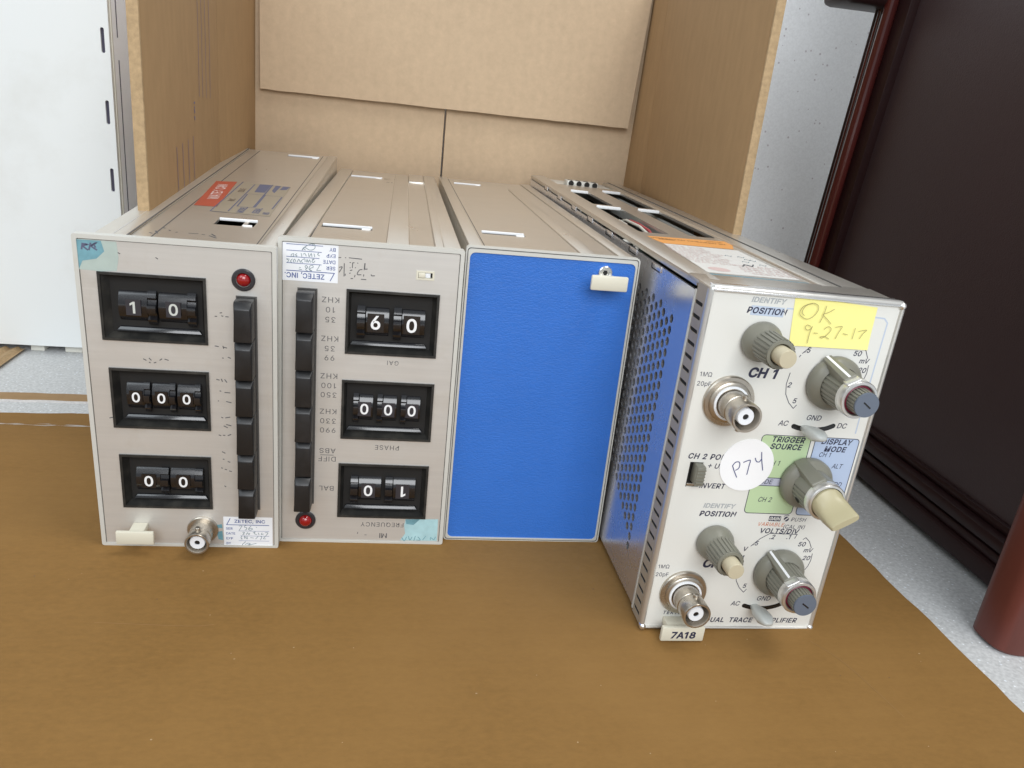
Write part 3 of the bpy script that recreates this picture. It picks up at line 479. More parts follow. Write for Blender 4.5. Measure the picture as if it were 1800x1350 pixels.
F2= [[(-11.88, 115.2), (-10.92, 115.32)], [(-9.59, 115.37), (-9.23, 115.35)], [(-8.26, 115.42), (-3.65, 115.26)], [(-9.78, 113.36), (-9.77, 108.59)], [(-9.31, 109.63), (-9.41, 108.87)], [(-11.55, 111.73), (-10.47, 111.94), (-11.51, 109.98)], [(-7.97, 113.74), (-7.49, 113.78)], [(-7.0, 113.69), (-6.27, 113.82)], [(-6.88, 113.7), (-6.94, 111.82)], [(-5.3, 113.82), (-4.93, 113.67)], [(-7.8, 112.01), (-7.67, 111.76)], [(-5.98, 112.14), (-5.73, 111.96)], [(-7.76, 110.88), (-6.92, 111.12)], [(-7.98, 109.86), (-7.49, 110.02)], [(-5.89, 109.38), (-6.06, 108.6)], [(-3.4, 111.57), (-4.48, 111.24), (-5.16, 109.68), (-3.7, 109.66)], [(-2.62, 113.89), (-2.78, 111.37)], [(-2.5, 113.9), (-2.55, 111.89), (-1.57, 111.91)], [(-2.85, 109.85), (-2.94, 109.08)], [(-0.28, 110.03), (-0.01, 109.55), (1.09, 109.62)], [(-7.43, 108.0), (-6.58, 108.06)], [(-3.76, 108.01), (-1.92, 108.01)]]
INK2= [[(29.71, 3.42), (29.15, 2.06), (27.78, 3.0), (27.73, 1.88)], [(25.79, 3.69), (24.61, 1.8)], [(22.57, 3.24), (23.63, 1.77), (22.01, 1.73)], [(21.58, 3.58), (21.06, 1.34)], [(20.31, 3.18), (19.43, 1.67), (18.68, 3.51)], [(18.06, 3.12), (17.19, 1.24), (16.14, 2.7)]]
INK1= [[(-29.11, 116.2), (-29.56, 113.99)], [(-29.39, 115.91), (-27.64, 115.77), (-28.96, 115.13), (-27.56, 113.87)], [(-26.58, 116.4), (-27.3, 113.89)], [(-26.68, 115.3), (-24.81, 116.53), (-26.42, 115.32), (-24.76, 114.08)], [(-25.61, 115.93), (-25.2, 114.87)]]
MARK1= [[(11.53, 93.66), (12.34, 93.71)], [(13.2, 94.95), (14.02, 95.12)], [(13.71, 93.98), (14.36, 93.84)], [(15.07, 93.77), (16.15, 93.72)], [(11.17, 82.8), (12.26, 82.62)], [(13.93, 82.96), (14.17, 81.94)], [(-18.44, 113.73), (-17.7, 113.35)], [(-6.67, 112.96), (-5.92, 112.45)]]
MARK1b= [[(11.44, 82.81), (12.54, 82.63)], [(14.19, 82.48), (15.29, 82.24)], [(13.52, 78.44), (14.07, 78.35)], [(15.47, 78.86), (16.46, 78.42)], [(-12.87, 76.61), (-11.83, 76.06)], [(-10.95, 77.03), (-10.19, 76.15)], [(-7.47, 76.31), (-6.61, 76.97)], [(-5.8, 76.9), (-4.46, 76.48)], [(-11.05, 75.49), (-10.52, 75.21)], [(-9.43, 75.28), (-8.6, 75.51)], [(11.31, 70.19), (12.42, 69.94)], [(13.0, 70.47), (13.41, 69.36)], [(14.12, 70.34), (14.92, 69.12)], [(12.29, 65.8), (12.85, 65.64)], [(13.97, 65.24), (15.95, 65.15)], [(11.6, 61.91), (11.94, 61.73)], [(14.43, 61.73), (16.24, 61.3)], [(12.54, 55.45), (13.22, 55.15)], [(13.96, 55.19), (15.69, 55.6)], [(13.3, 51.99), (14.71, 51.26)], [(14.18, 52.56), (16.0, 52.11)], [(11.46, 48.25), (12.31, 47.95)], [(12.9, 48.18), (13.76, 48.15)], [(14.63, 48.05), (15.8, 48.64)], [(12.4, 41.41), (13.55, 40.78)], [(12.6, 38.35), (13.19, 38.24)], [(14.33, 37.39), (15.2, 37.08)], [(11.91, 34.68), (12.49, 34.49)], [(13.18, 34.1), (13.94, 33.92)], [(14.7, 33.46), (15.69, 33.22)], [(12.86, 27.1), (13.44, 26.56)], [(-25.72, 53.33), (-24.31, 53.72)]]
TOPS1= [[(-11.95, 12.91), (-10.64, 12.03)], [(-10.71, 16.22), (-9.19, 12.59)], [(-10.14, 22.26), (-8.79, 21.33)], [(-7.11, 19.08), (-6.28, 17.97)], [(-4.13, 15.95), (-3.51, 16.76)], [(0.18, 16.21), (3.38, 16.59)], [(4.63, 15.94), (5.81, 15.55)], [(7.36, 14.75), (10.45, 11.77)], [(7.57, 17.64), (9.67, 14.23)]]

# ------------------------------------------------------------------ shared plug-in module pieces
def bnc(parent, u, v, tip, flange_r, front=0.0, step=True, r=4.9):
    """coaxial socket: flange, shell with lugs, white insulator, pin hole"""
    b = MB()
    if step:
        b.lathe([(flange_r, 0), (flange_r, .9), (flange_r - .35, 1.3), (flange_r - 1.5, 1.4), (flange_r - 1.6, 2.1), (flange_r - 2.0, 2.4), (flange_r - 3.0, 2.5)], (u, front, v), (0, -1, 0), 'nickel', 48)
    else:
        b.lathe([(flange_r, 0), (flange_r, .7), (flange_r - .3, 1.0), (3, 1.05)], (u, front, v), (0, -1, 0), 'nickel', 40)
    o = b.obj("bnc_connector", parent)
    if step:
        b = MB(); b.lathe([(r + 1.0, 2.45), (r + 1.0, 3.0), (r + .3, 3.05)], (u, front, v), (0, -1, 0), 'teflon', 40, cap=False)
        b.obj("insulating_ring", o)
    b = MB()
    b.lathe([(r - .1, .8), (r - .1, tip * .55), (r - .35, tip * .56), (r - .35, tip * .60), (r - .1, tip * .61), (r, tip * .7), (r, tip - .3), (r - .2, tip), (r - .75, tip), (r - .85, tip - .3), (r - .95, 1.5), (.05, 1.5)], (u, front, v), (0, -1, 0), 'nickel', 44, cap=False)
    for sx in (-.5, .5):
        b.lathe([(1.0, 0), (1.0, 1.1), (.8, 1.3), (.02, 1.3)], (u + sx * 0, front - tip * .72, v + (r - .1) * (1 if sx > 0 else -1)), (0, 0, 1 if sx > 0 else -1), 'nickel', 14)
    b.obj("shell", o)
    b = MB(); b.lathe([(2.8, 1.5), (2.8, tip - 1.4), (2.6, tip - 1.1), (1.0, tip - 1.1), (.95, tip - 1.5)], (u, front, v), (0, -1, 0), 'teflon', 32, cap=False)
    b.lathe([(.98, tip - 1.5), (.02, tip - 1.55)], (u, front, v), (0, -1, 0), 'black', 20)
    b.obj("insulator", o)
    return o

def indicator(parent, u, v, proud):
    b = MB(); b.lathe([(3.9, 0), (3.9, .5), (3.5, .9), (2.6, .95), (2.5, .5)], (u, 0, v), (0, -1, 0), 'lamp_ring', 36, cap=False)
    o = b.obj("indicator_lamp", parent)
    b = MB(); b.lathe([(2.45, 0)] + [(2.45 * math.cos(math.radians(t)), proud - 2.0 + 2.0 * math.sin(math.radians(t))) for t in range(0, 91, 10)][:-1] + [(.02, proud)], (u, 0, v), (0, -1, 0), 'red', 30)
    b.obj("red_lens", o)
    return o

def thumbwheel(parent, x0, x1, z0, z1, ml, mr, digits, flip, ink, dsize, tile):
    """bezel with sloping walls, a row of drums with numerals and toothed setting wheels beside them"""
    b = MB(); k = 'black'
    mt, mb, D = 3.6, 4.0, 5.5
    o4 = [(x0, z0), (x1, z0), (x1, z1), (x0, z1)]
    l4 = [(x0 + .9, z0 + .9), (x1 - .9, z0 + .9), (x1 - .9, z1 - .9), (x0 + .9, z1 - .9)]
    i4 = [(x0 + ml, z0 + mb), (x1 - mr, z0 + mb), (x1 - mr, z1 - mt), (x0 + ml, z1 - mt)]
    b.add([(a, .4, c) for a, c in o4] + [(a, -.55, c) for a, c in o4], [(i, (i + 1) % 4, 4 + (i + 1) % 4, 4 + i) for i in range(4)], k)
    b.add([(a, -.55, c) for a, c in o4] + [(a, -.55, c) for a, c in l4] + [(a, .1, c) for a, c in l4] + [(a, D, c) for a, c in i4],
          [(j * 4 + i, j * 4 + (i + 1) % 4, j * 4 + 4 + (i + 1) % 4, j * 4 + 4 + i) for j in range(3) for i in range(4)], 'black_matte')
    b.add([(a, D, c) for a, c in i4], [(0, 1, 2, 3)], 'black_matte')
    sw = b.obj("thumbwheel_switch", parent)
    n = len(digits); X0, X1 = x0 + ml, x1 - mr; pw = (X1 - X0) / n; zc = (z0 + z1) / 2 + (.0 if n < 3 else .4)
    b = MB(); zl = z0 + mb - .4; b.hexa([(X0 - 1.3, D - 4.4, zl - .5), (X1 + 1.3, D - 4.4, zl - .5), (X1 + .2, D, zl - .5), (X0 - .2, D, zl - .5), (X0 - .1, D - 3.6, zl + 1.0), (X1 + .1, D - 3.6, zl + 1.0), (X1 + .1, D, zl + 1.0), (X0 - .1, D, zl + 1.0)], 'wheel', .25)
    b.obj("ledge", sw)
    R = (z1 - z0 - mt - mb) / 2 - .35
    tw = 3.0 if n < 3 else 2.1
    for i, d in enumerate(digits):
        a = X0 + pw * i + .15; e = X0 + pw * (i + 1) - .15
        if flip: t0, t1, d0, d1 = a + 1.2, a + 1.2 + tw, a + 1.2 + tw + .1, e
        else: d0, d1, t0, t1 = a, e - tw - .1, e - tw, e
        w = MB(); yc = R * .92
        w.lathe([(R - .7, 0), (R - .2, .12), (R - .2, d1 - d0 - .12), (R - .7, d1 - d0)], (d0, yc + .8, zc), (1, 0, 0), 'wheel', 48)
        # flat window block around the numeral
        dc = (d0 + d1) / 2 + (.3 if not flip else -.6)
        wo = w.obj("digit_drum", sw)
        q = Decal('f', yc + .8 - R - .05)
        q.rect(dc - dsize * .62, dc + dsize * .62, zc - dsize * .72, zc + dsize * .72, tile)
        q.text(d[0], dc, zc + (d[2] if len(d) > 2 else 0), dsize, ink, rot=d[1], bold=.6, w=.06)
        q.obj("numeral", wo)
        w = MB()
        def fl(th, r, h):
            return r - (1.3 if (th * 10 / (2 * math.pi) + .3) % 1.0 > .55 else 0)
        w.lathe([(R - .6, 0), (R + .7, .1), (R + .7, t1 - t0 - .1), (R - .6, t1 - t0)], (t0, yc, zc), (1, 0, 0), 'wheel', 120, flute=fl)
        w.obj("setting_wheel", sw)
    return sw

def keys(parent, x0, x1, zs, depth):
    for i in range(len(zs) - 1):
        z1, z0 = zs[i], zs[i + 1]; d = depth[i]
        b = MB(); g = .12
        # cap with a sloping top lip and a step on the right flank
        P = [(x0, 0, z0 + g), (x1 + .5, 0, z0 + g), (x1 + .5, 2.5, z0 + g), (x0, 2.5, z0 + g), (x0, 0, z1 - g), (x1 + .5, 0, z1 - g), (x1 + .5, 2.5, z1 - g), (x0, 2.5, z1 - g)]
        f = -d
        P = [(x0 + .15, f, z0 + g + .25), (x1, f, z0 + g + .25), (x1 + .55, 0, z0 + g), (x0 - .1, 0, z0 + g), (x0 + .15, f + .9, z1 - g - 1.0), (x1, f + .9, z1 - g - 1.0), (x1 + .55, 0, z1 - g), (x0 - .1, 0, z1 - g)]
        P2 = [(x0 + .15, f, z0 + g + .3), (x1, f, z0 + g + .3), (x1 + .2, f + 2.2, z0 + g), (x0, f + 2.2, z0 + g), (x0 + .55, f + .15, z1 - 2.4), (x1 - .45, f + .15, z1 - 2.4), (x1 + .2, f + 2.2, z1 - g), (x0, f + 2.2, z1 - g)]
        b.hexa(P2, 'key', .3)
        b.box(x0 + .1, x1 + .15, f + 2.1, -.05, z0 + g + .05, z1 - g - .05, 'key', .2)
        b.obj("key", parent)

def zetec_sticker(parent, u0, u1, v0, v1, rot, scribbles, by=True):
    d = Decal('f', -.06); d.rect(u0, u1, v0, v1, 'sticker')
    st = d.obj("calibration_sticker", parent)
    w, h = u1 - u0, v1 - v0
    q = Decal('f', -.11)
    def P(a, b_):  # a,b in 0..1 in the sticker's own reading direction
        return (u0 + a * w, v0 + b_ * h) if rot == 0 else (u1 - a * w, v1 - b_ * h)
    def T(body, a, b_, cap, al='LEFT', **kw):
        x, y = P(a, b_); q.text(body, x, y, cap, 'blue_ink', al, rot, **kw)
    T("ZETEC, INC." if rot else "ZETEC, INC", .24 if rot else .22, .855, 1.75 if rot else 1.35, bold=.5, sx=.98 if rot else 1.1, sp=1.02)
    q.line([P(.14, .95), P(.065, .735), P(.93, .735)], .27, 'blue_ink')
    for i, t in enumerate(("SER", "DATE", "EXP", "BY")):
        yy = .61 - .165 * i
        T(t, .045, yy, 1.25 if rot else .98, bold=.3)
        q.line([P(.30 - .02 * (i % 2) if i != 1 else .34, yy - .075), P(.93, yy - .075)], .2 if rot else .13, 'blue_ink')
    q.obj("printing", st)
    q = Decal('f', -.13); q.strokes(scribbles, .2, 'pencil'); q.obj("handwriting", st)
    return st

def front_plate(root, W, H, holes, face, thick=2.4):
    """flat panel inside a slim raised rim"""
    w2 = W / 2
    b = MB(); b.plate(rr(-w2 + 1.7, w2 - 1.7, 1.1, H - 1.7, .5), holes, 'f', 0, thick, face)
    fp = b.obj("face_plate", root)
    b = MB()
    b.plate(rr(-w2, w2, 0, H, .9), [rr(-w2 + 1.45, w2 - 1.45, 1.0, H - 1.45, .5)], 'f', -.35, 3.2, 'rim')
    b.plate(rr(-w2 + 1.4, w2 - 1.4, .95, H - 1.4, .4), [rr(-w2 + 1.75, w2 - 1.75, 1.15, H - 1.75, .4)], 'f', .35, .8, 'groove')
    b.obj("face_trim", root)
    return fp

def tapered_body(root, W, H, D, fl, fr_, bl, br, cover, rail_l=5.5, rail_r=4.5, slots=((-21, -2, 36, 41.5),), rear=None, zlo=3.0, bright='body_light'):
    """sheet-metal case: side rails, sunken top cover with bent tabs, dark inside"""
    X = lambda x, y: x  # corner interpolation
    def xl(y): return fl + (bl - fl) * y / D
    def xr(y): return fr_ + (br - fr_) * y / D
    y0 = 2.7
    def wedge(b, a0, a1, z0, z1, m, ya=y0, yb=D, bev=.3):
        P = [(a0(ya), ya, z0), (a1(ya), ya, z0), (a1(yb), yb, z0), (a0(yb), yb, z0), (a0(ya), ya, z1), (a1(ya), ya, z1), (a1(yb), yb, z1), (a0(yb), yb, z1)]
        b.hexa(P, m, bev)
    b = MB()
    wedge(b, xl, lambda y: xl(y) + 1.2, zlo, H - 2.6, 'body'); wedge(b, lambda y: xr(y) - 1.2, xr, zlo, H - 2.6, 'body')
    wedge(b, xl, xr, zlo, zlo + 1.2, 'body')
    b.box(xl(D) + .2, xr(D) - .2, D - 1.4, D - .1, zlo, H - 2.6, 'body')
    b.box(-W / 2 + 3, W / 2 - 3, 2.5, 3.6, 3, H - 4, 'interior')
    # near-black block standing in for the shade inside the case
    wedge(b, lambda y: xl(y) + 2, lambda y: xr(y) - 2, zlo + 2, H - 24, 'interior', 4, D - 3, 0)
    case = b.obj("metal_case", root)
    b = MB(); wedge(b, xl, lambda y: xl(y) + rail_l, H - 2.6, H - .5, 'body', bev=.45)
    b.obj("guide_rail", root)
    b = MB(); wedge(b, lambda y: xr(y) - rail_r, xr, H - 2.6, H - .5, 'body', bev=.45)
    b.obj("guide_rail", root)
    cover(root, lambda y: xl(y) + rail_l + .25, lambda y: xr(y) - rail_r - .25, y0, D)
    return case

def slotted_cover(root, H, D, lx, rx, slots, z, m='body', extra=None, dark_left=False):
    b = MB()
    holes = [[(a, c), (e, c), (e, f), (a, f)] for (a, e, c, f) in slots]
    b.plate([(lx(2.7), 2.7), (rx(2.7), 2.7), (rx(D), D), (lx(D), D)], holes, 't', z, .9, m)
    cv = b.obj("top_cover", root)
    for (a, e, c, f) in slots:
        q = MB()
        # tab bent up out of the slot at its far edge, with a notched right end
        q.box(a + .1, e - .1, f - .9, f - .25, z - .6, z + .5, 'tab', .2)
        q.box(e - 4.0, e - .6, c + .2, c + 1.4, z - .6, z + .4, 'tab', .15)
        q.obj("bent_tab", cv)
    return cv

MODS = {1: ((-0.1303, -0.0079), (-0.0049, 0.0340, 0.0010), 64.7, 119.2), 2: ((-0.0662, -0.0034), (-0.0104, -0.0065, 0.0007), 65.4, 121.2),
        3: ((0, 0), (-0.0019, -0.0092, 0.0026), 66.0, 122.1), 4: ((0.0680, -0.0586), (0.0172, -0.0006, 0.0225), 67.3, 126.1)}
GRP = "plug-in modules lined up in the cardboard box"
def module_root(i, label):
    (x, y), (t, a, b_), W, H = MODS[i]
    Rm = Matrix.Rotation(t, 3, 'Z') @ Matrix.Rotation(a, 3, 'X') @ Matrix.Rotation(b_, 3, 'Y')
    o = thing("plug_in_module", label, "plug-in module", (x, y, 0.0), Rm.to_euler(), GRP)
    return o, W, H

# ================================================================== leftmost module
m1, W, H = module_root(1, "leftmost silver plug-in with teal corner stain, red lamp at the top and coax socket below")
wins = [(-25.5, 9.1, 83.0, 107.0), (-24.4, 8.9, 49.8, 72.8), (-23.5, 8.4, 16.9, 39.0)]
front_plate(m1, W, H, [rect(a + .4, b_ - .4, c + .4, d - .4) for a, b_, c, d in wins], 'plate')
thumbwheel(m1, *wins[0], 5.4, 3.4, [("1", 0), ("0", 0)], False, 'dim_ink', 3.9, 'digit_tile')
thumbwheel(m1, *wins[1], 4.6, 3.0, [("0", 0), ("0", 0), ("0", 0)], False, 'white_ink', 3.5, 'wheel')
thumbwheel(m1, *wins[2], 4.6, 3.0, [("0", 0), ("0", 0)], False, 'white_ink', 4.0, 'wheel')
keys(m1, 18.9, 25.0, [101.3, 86.9, 72.9, 59.1, 43.9, 29.7, 17.2], [8, 8, 8, 8, 8, 8])
d = Decal('f', -.03); d.rect(18.7, 25.75, 16.9, 101.6, 'groove'); d.obj("key_slot", m1)
indicator(m1, 21.4, 107.3, 1.7)
bnc(m1, 4.4, 7.8, 10.5, 5.7, step=False, r=4.4)
b = MB()
b.box(-20.6, -15.2, -7.2, 0, 7.2, 10.3, 'cream', .5)
b.box(-24.6, -11.3, -8.2, -6.6, 5.6, 11.0, 'cream', .5); b.obj("release_latch", m1)
d = Decal('f', -.03)
d.poly([(-31.2, 117.4), (-25, 117.4), (-18.6, 117.3), (-18.3, 112), (-19.2, 107.4), (-24, 107.0), (-31.0, 107.2)], 'teal_pale')
d.poly([(-31.0, 117.2), (-23.4, 117.3), (-22.6, 113.8), (-25.2, 111.2), (-29.6, 110.2), (-30.9, 107.4)], 'teal', .02)
d.strokes(INK1, .55, 'decal_blue', .04)
d.obj("paint_stain", m1); d = Decal('f', -.03)
d.poly([(8.6, 9.6), (11.4, 10.2), (11.6, 8.4), (9.6, 8.5)], 'teal', .02); d.poly([(9.4, 6.6), (11.5, 7.2), (11.7, 3.0), (10, 3.4)], 'teal', .02)
d.obj("paint_stain", m1)
d = Decal('f', -.03); d.strokes(MARK1 + MARK1b, .32, 'grey_ink'); d.obj("worn_lettering", m1)
zetec_sticker(m1, 12.0, 30.2, .2, 13.6, 0, S1)
def cover1(root, lx, rx, y0, D):
    z = H - 1.0
    sl = [(4.6, 19.0, 34.5, 45.8), (3.2, 22.2, 247.5, 253.5)]
    cv = slotted_cover(root, H, D, lx, rx, sl, z)
    q = MB(); q.box(14.4, 16.0, 34.3, 46, z - .7, z - .2, 'body'); q.obj("slot_bridge", cv)
    # fine fold along the left of the cover: a narrow gutter
    q = Decal('t', z + .05)
    q.line([(-9.6, 5), (-15.2, 262)], .5, 'groove'); q.line([(25.2 - .4, 6), (24.0 - .4, 262)], .35, 'groove')
    q.strokes(TOPS1, .6, 'grey_ink'); q.obj("scratches_and_folds", cv)
    q = Decal('t', z + .08)
    q.poly([(-14.6, 131.9), (-5.4, 134.6), (-1.05, 68.1), (-10.1, 67.8)], 'redlabel')
    lab = q.obj("red_label", root)
    q = Decal('t', z + .12); q.text("WATEX CAN", -8.0, 104, 4.2, 'pink_ink', rot=95, sx=1.15, bold=.5); q.obj("printing", lab)
    q = Decal('t', z + .08)
    q.poly([(-2.9, 135.4), (20.2, 132.2), (21.6, 56.4), (-1.5, 58.4)], 'decal_tan')
    plate = q.obj("maker_plate", root)
    q = Decal('t', z + .12); B = 'decal_blue'
    q.line([(-2.8, 136), (-1.6, 58.3)], .5, B); q.line([(-1.6, 58.3), (4.8, 58)], .4, B)
    q.line([(3.5, 131), (4.8, 60.4)], .55, B); q.line([(4.9, 103), (6.1, 72.4)], .6, B)
    q.line([(11.4, 134), (12.6, 73)], .7, B); q.line([(12.6, 104), (13.2, 73)], .4, B); q.line([(6.1, 72.4), (13.2, 72)], .3, B)
    q.line([(20.1, 102), (20.2, 72)], .6, B); q.line([(5, 104), (20, 103)], .4, B)
    q.poly([(5.6, 132.5), (11, 133.4), (11.3, 110.2), (6.8, 109.6)], B); q.poly([(13.1, 132.4), (15.6, 132.2), (15.4, 111), (13.5, 117)], B); q.poly([(16.6, 132), (20, 131.9), (19.3, 122.8), (16.4, 121)], B)
    q.text("MODEL", 9.3, 65.6, 2.6, B, rot=90, bold=.8); q.text("SERIAL", 15.2, 66.2, 2.6, B, rot=90, bold=.8); q.text("NO", 19.3, 62, 2.4, B, rot=90, bold=.8)
    q.text("INC", 1.4, 86, 2.6, 'brownpart', rot=92); q.text("ISSUE", .9, 112, 2.6, 'brownpart', rot=92)
    q.obj("printing", plate)
tapered_body(m1, W, H, 265, -27.2, 31.2, -32.4, 32.2, cover1, rail_l=10.8, rail_r=5.4)
b = MB()
b.hexa([(-16.9, 3, H - .55), (-16.3, 3, H - .55), (-21.9, 264, H - .55), (-22.5, 264, H - .55), (-16.9, 3, H - .42), (-16.3, 3, H - .42), (-21.9, 264, H - .42), (-22.5, 264, H - .42)], 'groove')
b.hexa([(-21.4, 3, H - .55), (-20.9, 3, H - .55), (-26.5, 264, H - .55), (-27.0, 264, H - .55), (-21.4, 3, H - .40), (-20.9, 3, H - .40), (-26.5, 264, H - .40), (-27.0, 264, H - .40)], 'body_light')
b.obj("rail_groove", m1)

# ================================================================== second module
m2, W, H = module_root(2, "second plug-in from the left, upside-down lettering, red lamp at bottom")
wins = [(-8.7, 24.8, 79.8, 104.2), (-9.4, 25.0, 45.6, 69.5), (-9.8, 25.1, 11.6, 35.1)]
front_plate(m2, W, H, [rect(a + .4, b_ - .4, c + .4, d - .4) for a, b_, c, d in wins] + [rect(15.8, 22.3, 109.3, 112.6)], 'plate')
thumbwheel(m2, *wins[0], 2.6, 4.6, [("6", 0, .2), ("0", 0, -.2)], True, 'white_ink', 4.9, 'wheel')
thumbwheel(m2, *wins[1], 3.0, 4.6, [("0", 0), ("0", 0), ("0", 0)], True, 'white_ink', 4.0, 'digit_tile')
thumbwheel(m2, *wins[2], 3.4, 4.6, [("0", 180), ("1", 180)], True, 'white_ink', 4.3, 'digit_tile')
keys(m2, -25.7, -19.6, [103.2, 88.7, 74.5, 60.4, 46.1, 31.4, 17.3], [8, 8, 8.2, 7.6, 6.6, 8.4])
d = Decal('f', -.03); d.rect(-25.9, -18.9, 17.0, 103.5, 'groove'); d.obj("key_slot", m2)
indicator(m2, -22.0, 9.8, 2.6)
b = MB()
b.plate(rect(15.8, 22.3, 109.3, 112.6), [rect(16.5, 21.6, 110.0, 112.0)], 'f', -.25, 1.6, 'cream')
b.box(16.4, 21.7, 1.4, 1.8, 109.9, 112.1, 'black'); b.box(16.6, 19.0, -.5, 1.4, 110.1, 111.9, 'cream', .2); b.box(19.0, 20.9, .1, 1.4, 110.1, 111.9, 'sticker', .15)
b.obj("slide_switch", m2)
zetec_sticker(m2, -31.1, -11.9, 105.9, 119.4, 180, S2)
d = Decal('f', -.03)
def up(t, u, v, cap=2.1, m='grey_ink', **kw): d.text(t, u, v, cap, m, rot=180, **kw)
for (t, z) in (("KHZ", 99.7), ("10", 96.0), ("35", 92.3), ("KHZ", 85.1), ("35", 81.3), ("99", 77.7), ("KHZ", 70.6), ("100", 66.8), ("350", 63.1), ("KHZ", 56.4), ("330", 52.5), ("990", 48.7), ("ABS", 40.1), ("DIFF", 36.6), ("BAL", 24.0)):
    up(t, -14.3, z, 2.0, sp=1.12, sx=1.08)
d.line([(-16.8, 38.3), (-11.8, 38.3)], .22, 'grey_ink')
up("GAI", 8.9, 77, 1.7, 'grey_ink', sp=1.2); up("PHASE", 8.3, 42.3, 1.9, sp=1.15); up("FREQUENCY", 8.0, 8.4, 1.9, sp=1.1); up("MI", 8.6, 3.4, 2.1, bold=.5); up(",", -1.6, 3.2, 2.2); up("-", 1.6, 3.4, 2.0)
d.obj("panel_lettering", m2)
d = Decal('f', -.03); d.strokes(F2, .3, 'grey_ink'); d.obj("worn_lettering", m2)
d = Decal('f', -.05)
d.poly([(17.2, 11.1), (30.3, 11.5), (30.4, 1.5), (15.5, 1.4), (17.4, 4.6), (16.8, 8.2)], 'teal_light')
tp = d.obj("teal_tape", m2)
d = Decal('f', -.08); d.strokes(INK2, .3, 'teal'); d.poly([(17.2, 11.1), (23, 11.3), (20.5, 8.6), (17.6, 9)], 'teal', -.01); d.obj("ink_writing", tp)
def cover2(root, lx, rx, y0, D):
    z = H - 1.2
    sl = [(-21.4, -1.8, 34.5, 41.0), (-23.0, -3.6, 230.5, 235.5)]
    cv = slotted_cover(root, H, D, lx, rx, sl, z)
    q = MB()
    # shallow raised land and channel at the right
    q.hexa([(4.2, 3, z), (13, 3, z), (12.6, 262, z), (3.8, 262, z), (4.6, 3, z + .55), (12.6, 3, z + .55), (12.2, 262, z + .55), (4.2, 262, z + .55)], 'body', .2)
    q.hexa([(12.8, 222, z), (22, 222, z), (22, 266, z), (12.8, 266, z), (12.8, 222.4, z + 1.0), (22, 222.4, z + 1.0), (22, 266, z + 1.0), (12.8, 266, z + 1.0)], 'body', .2)
    q.hexa([(21.9, 3, z), (25.2, 3, z), (25.6, 266, z), (22.1, 266, z), (22.2, 3, z + 1.0), (25.2, 3, z + 1.0), (25.6, 266, z + 1.0), (22.3, 266, z + 1.0)], 'body', .2)
    q.obj("channel", cv)
    q = Decal('t', z + .06); q.line([(-22.6, 5), (-26.2, 264)], .3, 'groove')
    q.text("13", 1.6, 232, 6, 'decal_tan', rot=180); q.text("12", 1.4, 214, 3, 'grey_ink', rot=180); q.obj("marks_and_fold", cv)
tapered_body(m2, W, H, 270, -31.0, 31.8, -31.8, 29.8, cover2, rail_l=8.0, rail_r=6.4)

# ================================================================== third module (blank)
m3, W, H = module_root(3, "plug-in with a plain bright blue leatherette front and a small cream tag")
w2 = W / 2
b = MB(); b.plate(rr(-w2, w2, 0, H, 1.4), [rr(-w2 + 1.6, w2 - 1.5, 1.3, H - 2.2, 2.0)], 'f', -.3, 3.0, 'rim')
b.plate(rr(-w2 + .5, w2 - .5, .4, H - .5, 1.2), [rr(-w2 + .8, w2 - .8, .7, H - .8, 1.1)], 'f', -.36, .2, 'groove'); b.obj("face_trim", m3)
b = MB(); b.plate(rr(-w2 + 1.5, w2 - 1.4, 1.2, H - 2.1, 2.0), [], 'f', .15, 2.0, 'leather'); b.obj("face_plate", m3, "blue leatherette face")
b = MB()
b.lathe([(2.6, -.2), (2.6, .9), (2.3, 1.15), (1.35, 1.15), (1.2, .5), (.02, .5)], (19.9, 0, 115.9), (0, -1, 0), 'chrome', 32)
b.lathe([(1.2, 0), (.9, .75), (.02, .8)], (19.9, 0, 115.9), (0, -1, 0), 'black', 6); b.obj("socket_screw", m3)
b = MB(); b.box(16.5, 23.5, -8, .2, 112, 115.0, 'cream', .4); b.box(12.8, 26.8, -9.2, -7.6, 110.8, 116.4, 'cream', .6); b.obj("release_latch", m3)
def cover3(root, lx, rx, y0, D):
    z = H - 1.2
    sl = [(-23.4, -5.2, 38.5, 44.5), (-22.8, -5.4, 233.5, 238.0)]
    cv = slotted_cover(root, H, D, lx, rx, sl, z)
    q = MB()
    q.hexa([(11.0, 3, z), (17.5, 3, z), (17.0, 222, z), (10.5, 222, z), (11.4, 3, z + .7), (17.2, 3, z + .7), (16.7, 222, z + .7), (10.9, 222, z + .7)], 'body', .25)
    q.obj("channel", cv)
    q = Decal('t', z + .06); q.line([(-25.4, 5), (-25.2, 262)], .3, 'groove'); q.obj("fold_line", cv)
tapered_body(m3, W, H, 264, -31.6, 32.2, -31.2, 30.4, cover3, rail_l=5.4, rail_r=6.0)

# ================================================================== rightmost module: dual channel amplifier
m4, W, H = module_root(4, "rightmost cream plug-in with knobs, two coax sockets, a yellow note and a white round label")
w2 = W / 2
b = MB(); b.plate(rr(-w2 + 1.4, w2 - 1.6, 1.0, H - 1.6, 1.0), [rect(-27.9, -23.2, 57.0, 66.2)], 'f', 0, 2.0, 'cream_panel')
b.obj("face_plate", m4)
b = MB()
